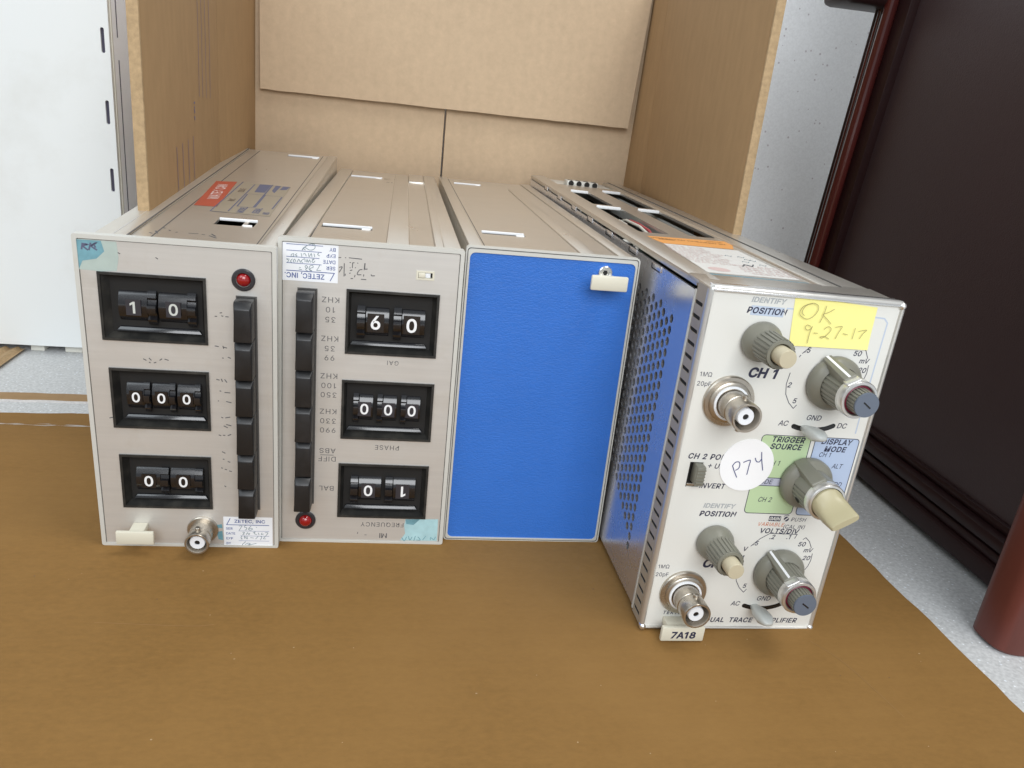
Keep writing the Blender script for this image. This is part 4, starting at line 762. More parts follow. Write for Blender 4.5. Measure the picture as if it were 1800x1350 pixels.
# rounded polished surround
def ring(b, o0, o1, off, th, m): b.plate(o0, [o1], 'f', off, th, m)
prof = [(0, 1.6), (-.1, .3), (.25, -.45), (.8, -.75), (1.3, -.6), (1.6, .0)]
outs = []
for (ins, y) in prof:
    tp = ins * 1.0
    poly = rr(-w2 + ins, w2 - ins * 1.05, ins * .75, H - ins, max(.4, 2.0 - ins), 6)
    outs.append([(u, y, v) for u, v in poly])
n = len(outs[0])
V = [q for o_ in outs for q in o_]
F = [(j * n + i, j * n + (i + 1) % n, (j + 1) * n + (i + 1) % n, (j + 1) * n + i) for j in range(len(outs) - 1) for i in range(n)]
b.add(V, F, 'body_light', True)
b.hexa([(-w2 + 1, -.9, H - 1.9), (w2 - 2, -.9, H - 1.9), (w2 - 2, 1, H - 1.6), (-w2 + 1, 1, H - 1.6), (-w2 + 1, -.5, H - .4), (w2 - 2, -.5, H - .4), (w2 - 2, 4, H + .1), (-w2 + 1, 4, H + .1)], 'chrome', .5)
for (u, v) in ((w2 - 1.2, H - 1.6), (-w2 + .9, .9), (w2 - 1.0, .9)):
    b.lathe([(1.2, 1), (1.2, -.6), (.8, -1.1), (.02, -1.3)][::-1], (u, 0, v), (0, 1, 0), 'chrome', 16)
b.obj("face_trim", m4)
# front shell behind the surround, with slots in its left flank
b = MB()
sl = [[(u, v + sk) for (u, v), sk in zip(rr(-9.3, -3.0, zz - .65, zz + .65, .6, 4), [0] * 40)] for zz in [3.6 + 4.42 * k for k in range(27)]]
b.plate(rect(-9.6, -1.0, .6, H - 1.2), sl, 'l', -w2 + .1, .25, 'shell')
b.box(-w2 + .4, -w2 + 1.0, 1.5, 9.5, 2, H - 3, 'interior')
b.box(-w2 + .3, w2 - .4, 1.4, 9.6, .4, 1.4, 'rim')
b.box(w2 - 1.2, w2 - .2, 1.2, 9.6, .6, H - 1.2, 'rim')
b.hexa([(-w2 + .3, 1.2, H - 2.2), (w2 - .4, 1.2, H - 2.2), (w2 - .4, 20, H - 2.2), (-w2 + .6, 20, H - 2.2), (-w2 + .3, 1.2, H - .9), (w2 - .4, 1.2, H - .9), (w2 - .4, 20, H - .7), (-w2 + .6, 20, H - .7)], 'body', .3)
b.obj("front_shell", m4)
# perforated left side
D4 = 326
b = MB()
holes = []
for k in range(6):
    for mm in range(24):
        for (yy, zz) in ((27.1 + 8.5 * k, 107.5 - 4.1 * mm), (31.35 + 8.5 * k, 109.55 - 4.1 * mm)):
            if zz < 16 or zz > 110: continue
            lim = 200 if zz > 36 else 26.5 + (zz - 17.0) * 2.0
            if yy > lim: continue
            if zz > 100 and yy < 27.0 + (zz - 107.5) * 4.4 - 1: continue
            if yy > 72: continue
            holes.append(circ(-yy, zz, 1.6, 12, 1.55))
slotsL = [rect(-y - 10, -y, z, z + 1.6) for y, z in ((45.0, 118.9),)]
b.plate([(-10.4, 1.6), (-10.4, H - 4.6), (-D4, H - 3.6), (-D4, 1.6)], holes, 'l', -w2 + .5, .9, 'side_metal')
sp = b.obj("left_side_panel", m4)
for y in (45, 75.2, 112, 148, 184, 222, 262):
    b = MB(); b.box(-w2 + .1, -w2 + .55, y, y + 10.5, 119.4 + (y - 45) * .012, 121.6 + (y - 45) * .012, 'side_metal', .15)
    b.box(-w2 + .05, -w2 + .3, y + .6, y + 10.0, 119.3 + (y - 45) * .012, 119.75 + (y - 45) * .012, 'interior')
    b.box(-w2 + .05, -w2 + .3, y + 9.8, y + 10.4, 119.6 + (y - 45) * .012, 121.2 + (y - 45) * .012, 'interior'); b.obj("clip_tongue", sp)
b = MB(); b.box(-w2 - .1, -w2 + 1.0, 9.7, 11.2, 1.2, H - 4.0, 'rim', .3); b.obj("flange", m4)
b = MB(); b.box(-w2 + 1.4, -w2 + 2.2, 10, D4 - 2, 2, H - 26, 'interior'); b.obj("vent_shade_sheet", m4)  # near-black sheet added so the vent holes look unlit inside
# other walls
b = MB()
b.hexa([(w2 - 1.5, 9.8, 1.2), (w2 - .4, 9.8, 1.2), (w2 - 2.6, D4, 1.2), (w2 - 3.6, D4, 1.2), (w2 - 1.5, 9.8, H - 2), (w2 - .4, 9.8, H - 2), (w2 - 2.6, D4, H - 2), (w2 - 3.6, D4, H - 2)], 'body')
b.box(-w2 + 1.5, w2 - 3.6, 9.8, D4, .6, 1.5, 'body'); b.box(-w2 + 1.4, w2 - 3.7, D4 - 1.2, D4, 1.6, H - 3, 'body')
b.obj("metal_case", m4)
# top: rails and cover with four windows
b = MB()
b.hexa([(-w2 + .6, 12, H - 3.4), (-w2 + 9.0, 12, H - 3.4), (-w2 + 10.5, D4, H - 3.4), (-w2 + .8, D4, H - 3.4), (-w2 + .6, 12, H - 1.0), (-w2 + 8.4, 12, H - .6), (-w2 + 9.8, D4, H - .6), (-w2 + .8, D4, H - 1.0)], 'body', .4)
b.obj("guide_rail", m4)
b = MB()
b.hexa([(13.6, 18, H - 3.4), (w2 - .5, 18, H - 3.4), (w2 - 2.8, D4, H - 3.4), (17.5, D4, H - 3.4), (14.0, 18, H - .6), (w2 - .5, 18, H - .9), (w2 - 2.8, D4, H - .9), (18.0, D4, H - .6)], 'body', .5)
b.hexa([(20.4, 18, H - .7), (21.2, 18, H - .7), (22.2, D4, H - .7), (21.4, D4, H - .7), (20.4, 18, H - .45), (21.2, 18, H - .45), (22.2, D4, H - .45), (21.4, D4, H - .45)], 'groove')
b.obj("guide_rail", m4)
z = H - 1.5
opens = [(-21.5, -9.8, 196, 254), (2.6, 15.2, 200, 270), (-22.6, -8.6, 108.5, 186.5), (1.6, 14.4, 111, 191)]
b = MB()
b.plate([(-24.6, 18), (13.5, 18), (17.2, 288), (-23.2, 288)], [rr(a, c, e, f, 2.0) for a, c, e, f in opens], 't', z, 1.2, 'body')
cv = b.obj("top_cover", m4)
for (a, c, e, f) in opens:
    q = MB(); q.box(a + .4, c - .4, f - 1.2, f - .3, z - .9, z + .7, 'tab', .25)
    q.obj("bent_tab", cv)
b = MB()
b.box(-23.8, 17.0, 288.5, D4 - 1, z - 2.0, z - .9, 'rim', .2)
rb = b.obj("rear_board", m4)
b = MB(); b.box(-14.8, 6.0, 292.5, 301.5, z - .9, z + 2.4, 'rim', .4)
for k in range(4):
    b.lathe([(1.75, 0), (1.75, .12), (.02, .12)][::1], (-12.1 + 5.3 * k, 292.4, z + .8), (0, -1, 0), 'interior', 20)
    b.lathe([(1.75, 0), (1.75, .08), (.02, .08)], (-12.1 + 5.3 * k, 297, z + 2.4), (0, 0, 1), 'interior', 20)
b.obj("socket_strip", rb)
# what shows through the openings
b = MB(); b.box(-w2 + 3, w2 - 5, 12, D4 - 3, H - 40, H - 38, 'interior'); b.box(-12.4, -11.2, 60, 284, H - 38, H - 6, 'pcb'); b.box(-1.5, -.5, 60, 284, H - 38, H - 9, 'interior'); b.box(14.8, 15.6, 60, 284, H - 38, H - 5, 'rim')
cb = b.obj("circuit_board", m4)
rng = random.Random(5)
b = MB()
for k in range(34):
    y = rng.uniform(112, 250)
    if 186 < y < 198: continue
    x = rng.uniform(-21, -13.2); zz = rng.uniform(H - 14, H - 6.5)
    b.lathe([(.9, -2.2), (1.0, -1.8), (1.0, 1.8), (.9, 2.2)], (x, y, zz), rng.choice(((1, 0, 0), (0, 1, 0), (.3, 1, .2))), rng.choice(('brownpart', 'pcb', 'rim', 'black', 'interior')), 10)
b.obj("components", cb)
b = MB(); b.lathe([(2.2, -3), (2.6, -2.4), (2.6, 2.4), (2.2, 3)], (-19.4, 176, H - 6.0), (0, 1, .2), 'greenpart', 16); b.obj("capacitor", cb)
b = MB(); b.tube([(-10.5, 168, H - 6), (-11.5, 158, H - 3.6), (-11, 146, H - 3.2), (-10, 132, H - 4), (-10.4, 118, H - 7)], .7, 'redwire')
b.tube([(-11.5, 172, H - 6), (-13, 160, H - 3.8), (-12.2, 140, H - 3.6), (-11.4, 120, H - 6)], .7, 'whitewire')
b.tube([(-18, 168, H - 6), (-16.5, 160, H - 4.2), (-15, 152, H - 4.8), (-17, 142, H - 7)], .5, 'whitewire'); b.obj("wires", cb)
# labels on the top cover
d = Decal('t', z + .06); d.poly([(-20.6, 82), (10.6, 83.5), (12.2, 88), (18.6, 103.5), (15, 104), (-22.6, 98), (-22.2, 90)], 'orange')
ol = d.obj("orange_label", m4)
d = Decal('t', z + .12); d.text("INSPECTED CHECKED BY", -5, 94.5, 2.0, 'brownpart', sx=1.0); d.line([(-19.5, 92), (-12, 92.5)], .8, 'brownpart'); d.line([(4.5, 98.6), (12, 99.5)], .4, 'brownpart'); d.obj("printing", ol)
d = Decal('t', z + .05); d.poly([(-23.4, 27.2), (11.4, 28), (11.6, 82), (-20.8, 81.6)], 'paper')
pl = d.obj("calibration_sticker", m4)
d = Decal('t', z + .1); rng = random.Random(3)
d.poly([(-20.2 + 5.2 * math.cos(t / 12 * math.pi * 2) * .8 + 4, 34.6 + 3.6 * math.sin(t / 12 * math.pi * 2)) for t in range(12)], 'pink_ink')
for k in range(11):
    yy = 78 - 3.2 * k
    d.text(rng.choice(("CALIBRATION", "DATE DUE", "TOLERANCE", "LIMITED USE", "STANDARD")), -13.5 + rng.uniform(-1, 1), yy, 2.0, 'pink_ink', sx=1.2)
for k in range(5):
    yy = 46 - 3.4 * k; d.text(rng.choice(("CERTIFIED", "SERVICE", "DUE DATE")), 4.0 + rng.uniform(-1, 1), yy, 2.3, 'pink_ink', sx=1.2)
for k in range(7):
    x0 = rng.uniform(-4, 7); y0_ = rng.uniform(46, 78)
    d.strokes([[(x0, y0_), (x0 + 1, y0_ + 1.8), (x0 + 2, y0_ - .4), (x0 + 3.1, y0_ + 1.4)]], .35, 'pencil', .02)
d.poly([(-3, 45), (0, 50), (1.5, 46.5), (4, 51), (4.4, 50.6), (1.6, 45.6), (0, 48.4), (-2.6, 44.6)], 'grey_ink', .03)
d.obj("printing", pl)
d = Decal('t', z + .06); d.poly([(-24.4, 25.8), (12.4, 24.6), (12.4, 21.4), (-24.4, 22.8)], 'bluegreen_tape'); d.line([(-22, 21.6), (12, 20.4)], .5, 'bluegreen_tape'); d.obj("colour_strip", m4)

# printing on the face
d = Decal('f', -.04); IT = .22
def T(t, u, v, cap, m='navy', bold=.6, **kw): d.text(t, u, v, cap * 1.06, m, bold=bold, shear=IT, **kw)
d.rect(-18.8, -7.6, 117.6, 120.7, 'paleblue', -.015)
for (a, cz) in ((-13.4, 122.6), (-14.0, 50.2)): T("IDENTIFY", a, cz, 1.5, 'pale_ink', bold=1.0, sx=1.12, sp=1.05)
T("POSITION", -13.2, 119.2, 1.75, bold=.9, sx=1.04, sp=1.08); T("POSITION", -13.8, 47.1, 1.75, bold=.9, sx=1.04, sp=1.08)
T("CH 1", -9.4, 98.8, 2.9, bold=1.2, sx=1.06); T("CH 2", -9.6, 27.4, 2.9, bold=1.2, sx=1.06)
for (u, v) in ((-29.0, 97.1), (-29.4, 25.7)):
    d.text("1M\u03a9", u, v, 1.5, 'navy', bold=.1, sx=.95); d.text("20pF", u, v - 3.2, 1.5, 'navy', bold=.1, sx=.98)
for (du, dv, one) in ((0, 71.6, 0), (-1.0, 0, 1)):
    du += .9
    def q(t, u, v, cap=1.6, **kw): T(t, u + du, v + dv, cap, bold=.5, **kw)
    q(".5", 2.9, 36.0); q("50", 20.6, 36.1); q("mV", 23.6, 33.7, 1.5); q("20", 23.8, 30.5); q("5", 2.8, 18.4); q("2", -.4, 23.8)
    if one: q(".2", 8.6, 38.7); q(".1", 14.9, 38.9); q("V", -.5, 33.6); q("1", -.6, 30.1)
    cx, cz = 13.4 + du, 25.6 + dv; ln = .24
    if one:
        d.line([(1.2 + du, 34.7 + dv), (4, 37.9 + dv), (7.2, 40.1 + dv), (17.6, 40.0 + dv), (17.0, 38.3 + dv)], ln, 'navy')
    else:
        d.line([(1.2 + du, 34.7 + dv), (3.8 + du, 37.6 + dv)], ln, 'navy'); d.line([(.4 + du, 33.4 + dv), (.9 + du, 34.2 + dv)], ln, 'navy')
    d.line([(20.4 + du, 38.0 + dv), (21.4 + du, 38.8 + dv), (23.2 + du, 37.2 + dv), (24.6 + du, 34.6 + dv)], ln, 'navy')
    d.line([(25.6 + du, 32.4 + dv), (25.7 + du, 29.5 + dv), (25.2 + du, 27.2 + dv), (24.4 + du, 25.6 + dv)], ln, 'navy')
    d.line([(-1.3 + du, 28 + dv), (-1.7 + du, 24 + dv), (-1.0 + du, 20.5 + dv), (.8 + du, 17.6 + dv), (2.9 + du, 15.7 + dv), (3.8 + du, 17.0 + dv)], ln, 'navy')
T("AC", 1.8, 81.9, 1.7, bold=.3); T("GND", 12.2, 84.4, 1.7, bold=.3); T("DC", 23.1, 82.1, 1.7, bold=.3)
T("AC", .9, 10.9, 1.7, bold=.3); T("GND", 11.4, 13.2, 1.7, bold=.3); T("DC", 22.0, 10.9, 1.7, bold=.3)
# curved switch slots
for (c0, c1) in ((0, 0), (-1.2, -71.0)):
    pts = [(5.6 + c0, 81.0 + c1), (8 + c0, 80.4 + c1), (12.6 + c0, 80.0 + c1), (17 + c0, 80.7 + c1), (19.8 + c0, 81.9 + c1)]
    d.line(smooth_pts(pts), 1.7, 'black', .03)
    for e in (pts[0], pts[-1]): d.disc(e[0], e[1], .85, 'black', .035)
# trigger source and display mode blocks
g = rr(-4.6, 13.2, 47.9, 77.4, 1.4); d.poly(g, 'green_ink', -.015)
d.rect(-4.6, 15.0, 58.6, 61.6, 'lav', -.005)
d.line(g, .26, 'navy', .0, True); d.line([(-4.6, 61.6), (14, 61.6)], .26, 'navy', .01); d.line([(-4.6, 58.6), (14, 58.6)], .26, 'navy', .012)
g = rr(14.8, 31.1, 47.8, 77.5, 1.2); d.poly(g, 'blue_block', -.015); d.line(g, .26, 'navy', .02, True)
T("TRIGGER", 5.2, 76.0, 1.8, bold=.9, sp=1.08); T("SOURCE", 5.0, 73.4, 1.8, bold=.9, sp=1.08)
T("CH 1", 1.9, 67.2, 1.7, bold=.2, sx=.85); T("CH 2", 2.1, 53.3, 1.7, bold=.2, sx=.85); T("MODE", -.2, 60.1, 1.6, bold=.2)
T("DISPLAY", 23.0, 76.1, 1.75, bold=.9, sp=1.08); T("MODE", 23.1, 73.4, 1.75, bold=.9, sp=1.08)
T("CH 1", 19.9, 71.2, 1.6, bold=.2, sx=.85); T("ALT", 25.6, 67.1, 1.6, bold=.2, sx=.9); T("ADD", 27.0, 60.2, 1.6, bold=.2, sx=.9); T("CHOP", 25, 54.6, 1.6, bold=.2, sx=.9)
T("CH 2 POL", -22.4, 68.4, 1.75, bold=.8, sx=1.0, sp=1.1); T("+ UP", -18.6, 65.1, 1.7, bold=.4); T("INVERT", -18.2, 57.7, 1.7, bold=.6, sp=1.05)
d.rrect(5.3, 9.8, 45.0, 47.0, .2, 'navy', .0); d.text("GAIN", 7.55, 46, 1.25, 'cream_panel', bold=.8, shear=IT, w=.03)
d.disc(11.9, 46.0, .95, 'navy'); d.line([(11.1, 45.2), (12.7, 46.8)], .45, 'cream_panel', .03); d.arc(11.9, 46, 1.5, 60, 140, .2, 'navy')
T("PUSH", 16.7, 45.9, 1.35, bold=.1, sp=1.1); T("VARIABLE", 6.8, 43.7, 1.35, 'orange_ink', bold=.2, sp=1.1); T("(CAL IN)", 15.7, 43.0, 1.35, bold=.1, sp=1.08)
T("VOLTS/DIV", 10.6, 41.1, 1.75, bold=.7, sp=1.1)
T("TEKTRONIX", -19.6, 6.7, 1.25, bold=.6, sp=1.25); T("DUAL", -5.6, 3.8, 1.8, bold=.7, sp=1.1); T("TRACE", 4.6, 3.8, 1.8, bold=.7, sp=1.1); T("AMPLIFIER", 19.6, 3.8, 1.8, bold=.7, sp=1.1)
d.line([(-7, 120.6), (10, 120.6), (27.4, 120.0), (28.9, 118.6), (28.7, 86), (28.8, 79.5)], .5, 'paleblue', -.01)
d.obj("panel_lettering", m4)

# sticky note and round label
b = MB()
N_ = 8; V = []; F = []
for i in range(N_ + 1):
    for j in range(N_ + 1):
        a, e = i / N_, j / N_
        u0 = -5.1 + 1.7 * (1 - e); u1 = 23.9 + .3 * (1 - e); v0 = 108.7 + .5 * a; v1 = 125.1 - 1.7 * a
        lift = .12 + 1.5 * max(0, (.5 - e)) ** 2 * (.4 + .6 * a)
        V.append((u0 + (u1 - u0) * a, -lift, v0 + (v1 - v0) * e))
for i in range(N_):
    for j in range(N_): k = i * (N_ + 1) + j; F.append((k, k + N_ + 1, k + N_ + 2, k + 1))
b.add(V, F, 'yellow', True); nt_ = b.obj("sticky_note", m4)
d = Decal('f', -.75); d.strokes(NOTE, .2, 'pen_brown'); hw = d.obj("handwriting", nt_)
b = MB(); b.lathe([(9.55, .1), (9.55, .28), (.02, .30)], (-7.8, 0, 66.0), (0, -1, 0), 'dot', 64); dl = b.obj("round_label", m4)
d = Decal('f', -.36); d.strokes(DOT, .34, 'pen'); d.obj("handwriting", dl)

# knobs
def flute(n, amp):
    return lambda th, r, h: r - (amp if (math.sin(th * n) > .1) else 0)
def pos_knob(u, v):
    b = MB()
    b.lathe([(6.3, .4), (6.6, 1.4), (6.5, 2.6), (6.0, 4.0), (5.2, 5.2), (4.7, 6.2), (4.6, 6.6)], (u, 0, v), (0, -1, 0), 'knob', 48, cap=False)
    o = b.obj("position_knob", m4)
    b = MB()
    fl = flute(22, .38)
    b.lathe([(5.1, 3.8), (5.0, 5.5), (4.9, 14.2), (4.7, 14.6)], (u, 0, v), (0, -1, 0), 'knob', 176, flute=fl, cap=False)
    b.lathe([(4.6, 14.5), (4.45, 14.9), (3.5, 14.9), (3.2, 14.2), (3.15, 12)], (u, 0, v), (0, -1, 0), 'knob', 44, cap=False)
    b.obj("fluted_grip", o)
    b = MB(); b.lathe([(2.9, 12), (2.9, 19.0), (2.65, 19.4), (.02, 19.45)], (u, 0, v), (0, -1, 0), 'button', 32); b.obj("push_button", o)
pos_knob(-13.6, 109.6); pos_knob(-13.3, 36.6)

def volt_knob(u, v, ang):
    b = MB()
    b.lathe([(8.9, .4), (9.2, .8), (9.2, 2.4), (8.7, 3.4), (7.6, 4.4), (6.6, 5.0)], (u, 0, v), (0, -1, 0), 'knob', 56, cap=False)
    o = b.obj("volts_knob", m4)
    b = MB(); b.lathe([(6.7, 3.4), (6.4, 5), (6.2, 15.2)], (u, 0, v), (0, -1, 0), 'knob', 208, flute=flute(26, .34), cap=False); b.obj("fluted_grip", o)
    b = MB(); b.lathe([(6.25, 13.4), (6.3, 13.5), (6.2, 16.4), (5.95, 16.8), (5.2, 16.9), (4.9, 16.6), (4.9, 14)], (u, 0, v), (0, -1, 0), 'collar', 52, cap=False)
    ca, sa = math.cos(math.radians(ang)), math.sin(math.radians(ang))
    def xf(x, y, z): return (u + ca * x - sa * z, y, v + sa * x + ca * z)
    b.hexa([xf(5.0, -13.5, -2.3), xf(7.1, -13.5, -2.3), xf(6.5, -16.5, -2.4), xf(5.2, -16.5, -2.4), xf(5.0, -13.5, 2.3), xf(7.1, -13.5, 2.3), xf(6.5, -16.5, 2.4), xf(5.2, -16.5, 2.4)], 'collar', .25); b.obj("metal_collar", o)
    b = MB()
    b.hexa([xf(2, -1.0, -2.6), xf(10.2, -1.0, -1.5), xf(7.4, -14.4, -2.2), xf(2, -14.4, -2.6), xf(2, -1.0, 2.6), xf(10.2, -1.0, 1.5), xf(7.4, -14.4, 2.2), xf(2, -14.4, 2.6)], 'knob', .5)
    b.obj("pointer", o)
    b = MB()
    b.hexa([xf(9.9, -1.4, -.4), xf(10.3, -1.4, -.4), xf(7.5, -14.0, -.4), xf(7.1, -14.0, -.4), xf(9.9, -1.4, .4), xf(10.3, -1.4, .4), xf(7.5, -14.0, .4), xf(7.1, -14.0, .4)], 'white_ink'); b.obj("pointer_line", o)
    b = MB(); b.lathe([(4.75, 14), (4.75, 16.2), (4.3, 16.5)], (u, 0, v), (0, -1, 0), 'knob_red', 40, cap=False); b.obj("red_ring", o)
    b = MB(); b.lathe([(4.2, 15), (4.1, 20.4)], (u, 0, v), (0, -1, 0), 'knob', 192, flute=flute(24, .35), cap=False)
    b.lathe([(4.05, 20.3), (3.95, 20.9), (.02, 20.95)], (u, 0, v), (0, -1, 0), 'knob_blue', 48)
    cen = b.obj("variable_knob", o)
    dd = Decal('f', -21.0); a = math.radians(-35)
    dd.line([(u - 1.6 * math.cos(a), v - 1.6 * math.sin(a)), (u + 1.6 * math.cos(a), v + 1.6 * math.sin(a))], .5, 'black'); dd.obj("mark", cen)
volt_knob(14.9, 97.4, 118); volt_knob(13.6, 25.0, 122)

# mode knob
u, v = 14.6, 61.0
b = MB(); b.lathe([(8.9, .4), (9.2, .8), (9.2, 2.4), (8.7, 3.4), (7.6, 4.4), (6.6, 5.0)], (u, 0, v), (0, -1, 0), 'knob', 56, cap=False); o = b.obj("mode_knob", m4)
b = MB(); b.lathe([(6.9, 3.4), (6.7, 5), (6.5, 14.0)], (u, 0, v), (0, -1, 0), 'knob', 208, flute=lambda th, r, h: r - (.35 if math.sin(th * 26) > .1 and math.sin(th) < .2 else 0), cap=False)
b.lathe([(1.1, 0), (1.1, .1), (.02, .1)], (u - 6.0, -8.2, v - 3.2), (-.85, 0, -.5), 'interior', 16); b.obj("fluted_grip", o)
ca, sa = math.cos(math.radians(118)), math.sin(math.radians(118))
def xf(x, y, z): return (u + ca * x - sa * z, y, v + sa * x + ca * z)
b = MB(); b.hexa([xf(2, -1.0, -3.0), xf(9.8, -1.0, -2.0), xf(7.2, -13.4, -2.6), xf(2, -13.4, -3), xf(2, -1.0, 3.0), xf(9.8, -1.0, 2.0), xf(7.2, -13.4, 2.6), xf(2, -13.4, 3)], 'knob', .5); b.obj("pointer", o)
b = MB(); b.lathe([(6.5, 12.6), (6.55, 12.8), (6.5, 15.4), (6.2, 15.8), (5.6, 15.9), (5.5, 15)], (u, 0, v), (0, -1, 0), 'collar', 52, cap=False); b.obj("metal_collar", o)
d = Decal('f', 0); b = MB()
for t in (28, 36, 44):
    c_, s_ = math.cos(math.radians(t)), math.sin(math.radians(t)); p_, r_ = -s_ * .25, c_ * .25
    b.hexa([(u + 6.5 * c_ - p_, -5.5, v + 6.5 * s_ - r_), (u + 6.8 * c_ - p_, -5.5, v + 6.8 * s_ - r_), (u + 6.66 * c_ - p_, -11.8, v + 6.66 * s_ - r_), (u + 6.4 * c_ - p_, -11.8, v + 6.4 * s_ - r_),
            (u + 6.5 * c_ + p_, -5.5, v + 6.5 * s_ + r_), (u + 6.8 * c_ + p_, -5.5, v + 6.8 * s_ + r_), (u + 6.66 * c_ + p_, -11.8, v + 6.66 * s_ + r_), (u + 6.4 * c_ + p_, -11.8, v + 6.4 * s_ + r_)], 'black')
d.bm.free(); b.obj("index_marks", o)
b = MB()
ca, sa = math.cos(math.radians(32)), math.sin(math.radians(32))
def xf(x, y, z): return (u + ca * x - sa * z, y, v + sa * x + ca * z)
n = 40; V = []; F = []
def sec(y, rx, rz, oz):
    out = []
    for i in range(n):
        t = 2 * math.pi * i / n; c_, s_ = math.cos(t), math.sin(t)
        e = 2.0 / 3.2 if rz < 3 else 1.0
        x = rx * (abs(c_) ** e) * (1 if c_ > 0 else -1); z_ = rz * (abs(s_) ** e) * (1 if s_ > 0 else -1)
        out.append(xf(x, y, z_ + oz))
    return out
S_ = [sec(-13, 5.3, 5.3, 0), sec(-16.6, 5.3, 5.2, 0), sec(-18.2, 5.2, 3.9, -.8), sec(-20, 5.1, 2.8, -1.3), sec(-23, 5.0, 1.8, -1.7), sec(-25.6, 4.9, 1.3, -1.8), sec(-26.1, 4.6, 1.0, -1.8)]
for s_ in S_: V += s_
for j in range(len(S_) - 1):
    for i in range(n): i2 = (i + 1) % n; F.append((j * n + i, j * n + i2, (j + 1) * n + i2, (j + 1) * n + i))
F.append(tuple(range((len(S_) - 1) * n, len(S_) * n)))
b.add(V, F, 'ivory', True); b.obj("lever_handle", o, "ivory lever handle")

# toggle levers
for (c0, c1, lean) in ((0, 0, 0), (-1.2, -70.9, 0)):
    b = MB(); uu, vv = 9.6 + c0, 80.6 + c1
    V = []; F = []
    for (y, w_, h_, dx, dz) in ((.6, 1.4, .9, 0, 0), (-1.5, 1.9, 1.3, 0, .2), (-4, 2.7, 1.9, 0, .4), (-8.5, 2.9, 2.1, -.2, .9), (-10.8, 2.4, 1.5, -.3, 1.2), (-12.2, 1.5, .8, -.4, 1.3), (-12.5, .8, .4, -.4, 1.3)):
        for i in range(16):
            t = 2 * math.pi * i / 16; c_, s_ = math.cos(t), math.sin(t)
            V.append((uu + dx + w_ * (abs(c_) ** .7) * (1 if c_ > 0 else -1), y, vv + dz + h_ * (abs(s_) ** .7) * (1 if s_ > 0 else -1)))
    for j in range(6):
        for i in range(16): i2 = (i + 1) % 16; F.append((j * 16 + i, j * 16 + i2, (j + 1) * 16 + i2, (j + 1) * 16 + i))
    F.append(tuple(range(6 * 16, 7 * 16))); b.add(V, F, 'lever', True); b.obj("coupling_lever", m4)

# polarity slide switch
b = MB(); b.box(-27.9, -23.2, 1.6, 2.0, 57.0, 66.2, 'interior'); b.box(-28.0, -27.6, 0.05, 1.9, 57, 66.2, 'interior'); b.box(-27.6, -23.4, .3, 1.8, 57.1, 58.2, 'nickel', .2)
sw = b.obj("polarity_switch", m4)
b = MB(); b.box(-26.4, -23.3, -3.6, 1.5, 59.0, 66.0, 'knob', .5)
for k in range(5): b.box(-26.3, -23.4, -3.9, -3.5, 60.0 + k * 1.15, 60.5 + k * 1.15, 'knob', .15)
b.obj("slider", sw)

bnc(m4, -19.6, 88.6, 15.0, 8.7, r=4.9); bnc(m4, -20.4, 15.6, 14.4, 8.6, r=4.9)
b = MB(); b.box(-25.8, -14.4, -6.4, 0, 2.4, 5.3, 'cream', .5); b.box(-28.5, -12.6, -7.8, -6.0, .25, 6.0, 'cream', .5); rl = b.obj("release_latch", m4)
d = Decal('f', -7.85); d.text("7A18", -20.4, 2.9, 2.5, 'navy', bold=1.1, shear=.12, sx=1.1); d.obj("printing", rl)

# ================================================================== setting
def simple(name, fn, kind=None):
    b = MB(); fn(b); o = b.obj(name)
    if kind: o["kind"] = kind
    return o
simple("floor", lambda b: b.box(-900, 900, -700, 420, -12, -4, 'floor'), "structure")
simple("wall", lambda b: b.box(-900, 900, 322, 330, -4, 900, 'wall'), "structure")

# ---- cardboard box
bx = thing("cardboard_box", "open brown cardboard box holding the plug-in modules, its back flaps overlapping", "box", (0, 0, 0))
XL, XR, YB = -155.2, 101.5, 283.5
HB = 262
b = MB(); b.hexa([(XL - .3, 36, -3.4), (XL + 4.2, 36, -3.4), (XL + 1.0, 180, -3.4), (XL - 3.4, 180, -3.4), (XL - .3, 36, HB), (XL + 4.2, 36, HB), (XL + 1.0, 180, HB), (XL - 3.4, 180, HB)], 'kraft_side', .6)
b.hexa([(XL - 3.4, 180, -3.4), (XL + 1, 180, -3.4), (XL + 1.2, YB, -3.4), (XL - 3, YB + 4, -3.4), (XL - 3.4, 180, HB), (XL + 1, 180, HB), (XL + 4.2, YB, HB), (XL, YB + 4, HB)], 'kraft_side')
b.box(XL - .2, XL + 4.1, 34.4, 36.1, -3.3, HB, 'kraft_edge', .5)
lp = b.obj("side_panel", bx)
FW = FR('r', 0); d = Decal('r', XL + 1.15); d.f = lambda u, v, w: (XL + 4.2 - 3.2 * (u - 36) / 144 + .15 + w, u, v); c = 'blue_ink'
for k, y in enumerate((131.6, 139.6, 148.0, 157.8)): d.line([(y, 260), (y + .4, 190), (y - 1.2, 160 - k * .4)], .42, c)
for k, y in enumerate((81.2, 92.2, 103.2, 114.0)): d.line([(y, 140.4 + k * .9), (y + .6, 112)], .42, c)
for k, zz in enumerate((157.6, 155.6, 154.4, 153.4, 151.2, 150.3)): d.rect(118.2 + (k % 2) * .4, 119.8 - (k % 3) * .2, zz - .5, zz + .35, c)
d.obj("printing", lp)
b = MB(); b.hexa([(XR - 4.2, 70, -3.4), (XR + .2, 70, -3.4), (XR + 4, 235, -3.4), (XR, 235, -3.4), (XR - 4.2, 70, HB), (XR + .2, 70, HB), (XR + 4, 238, HB), (XR, 238, HB)], 'kraft_side', .6)
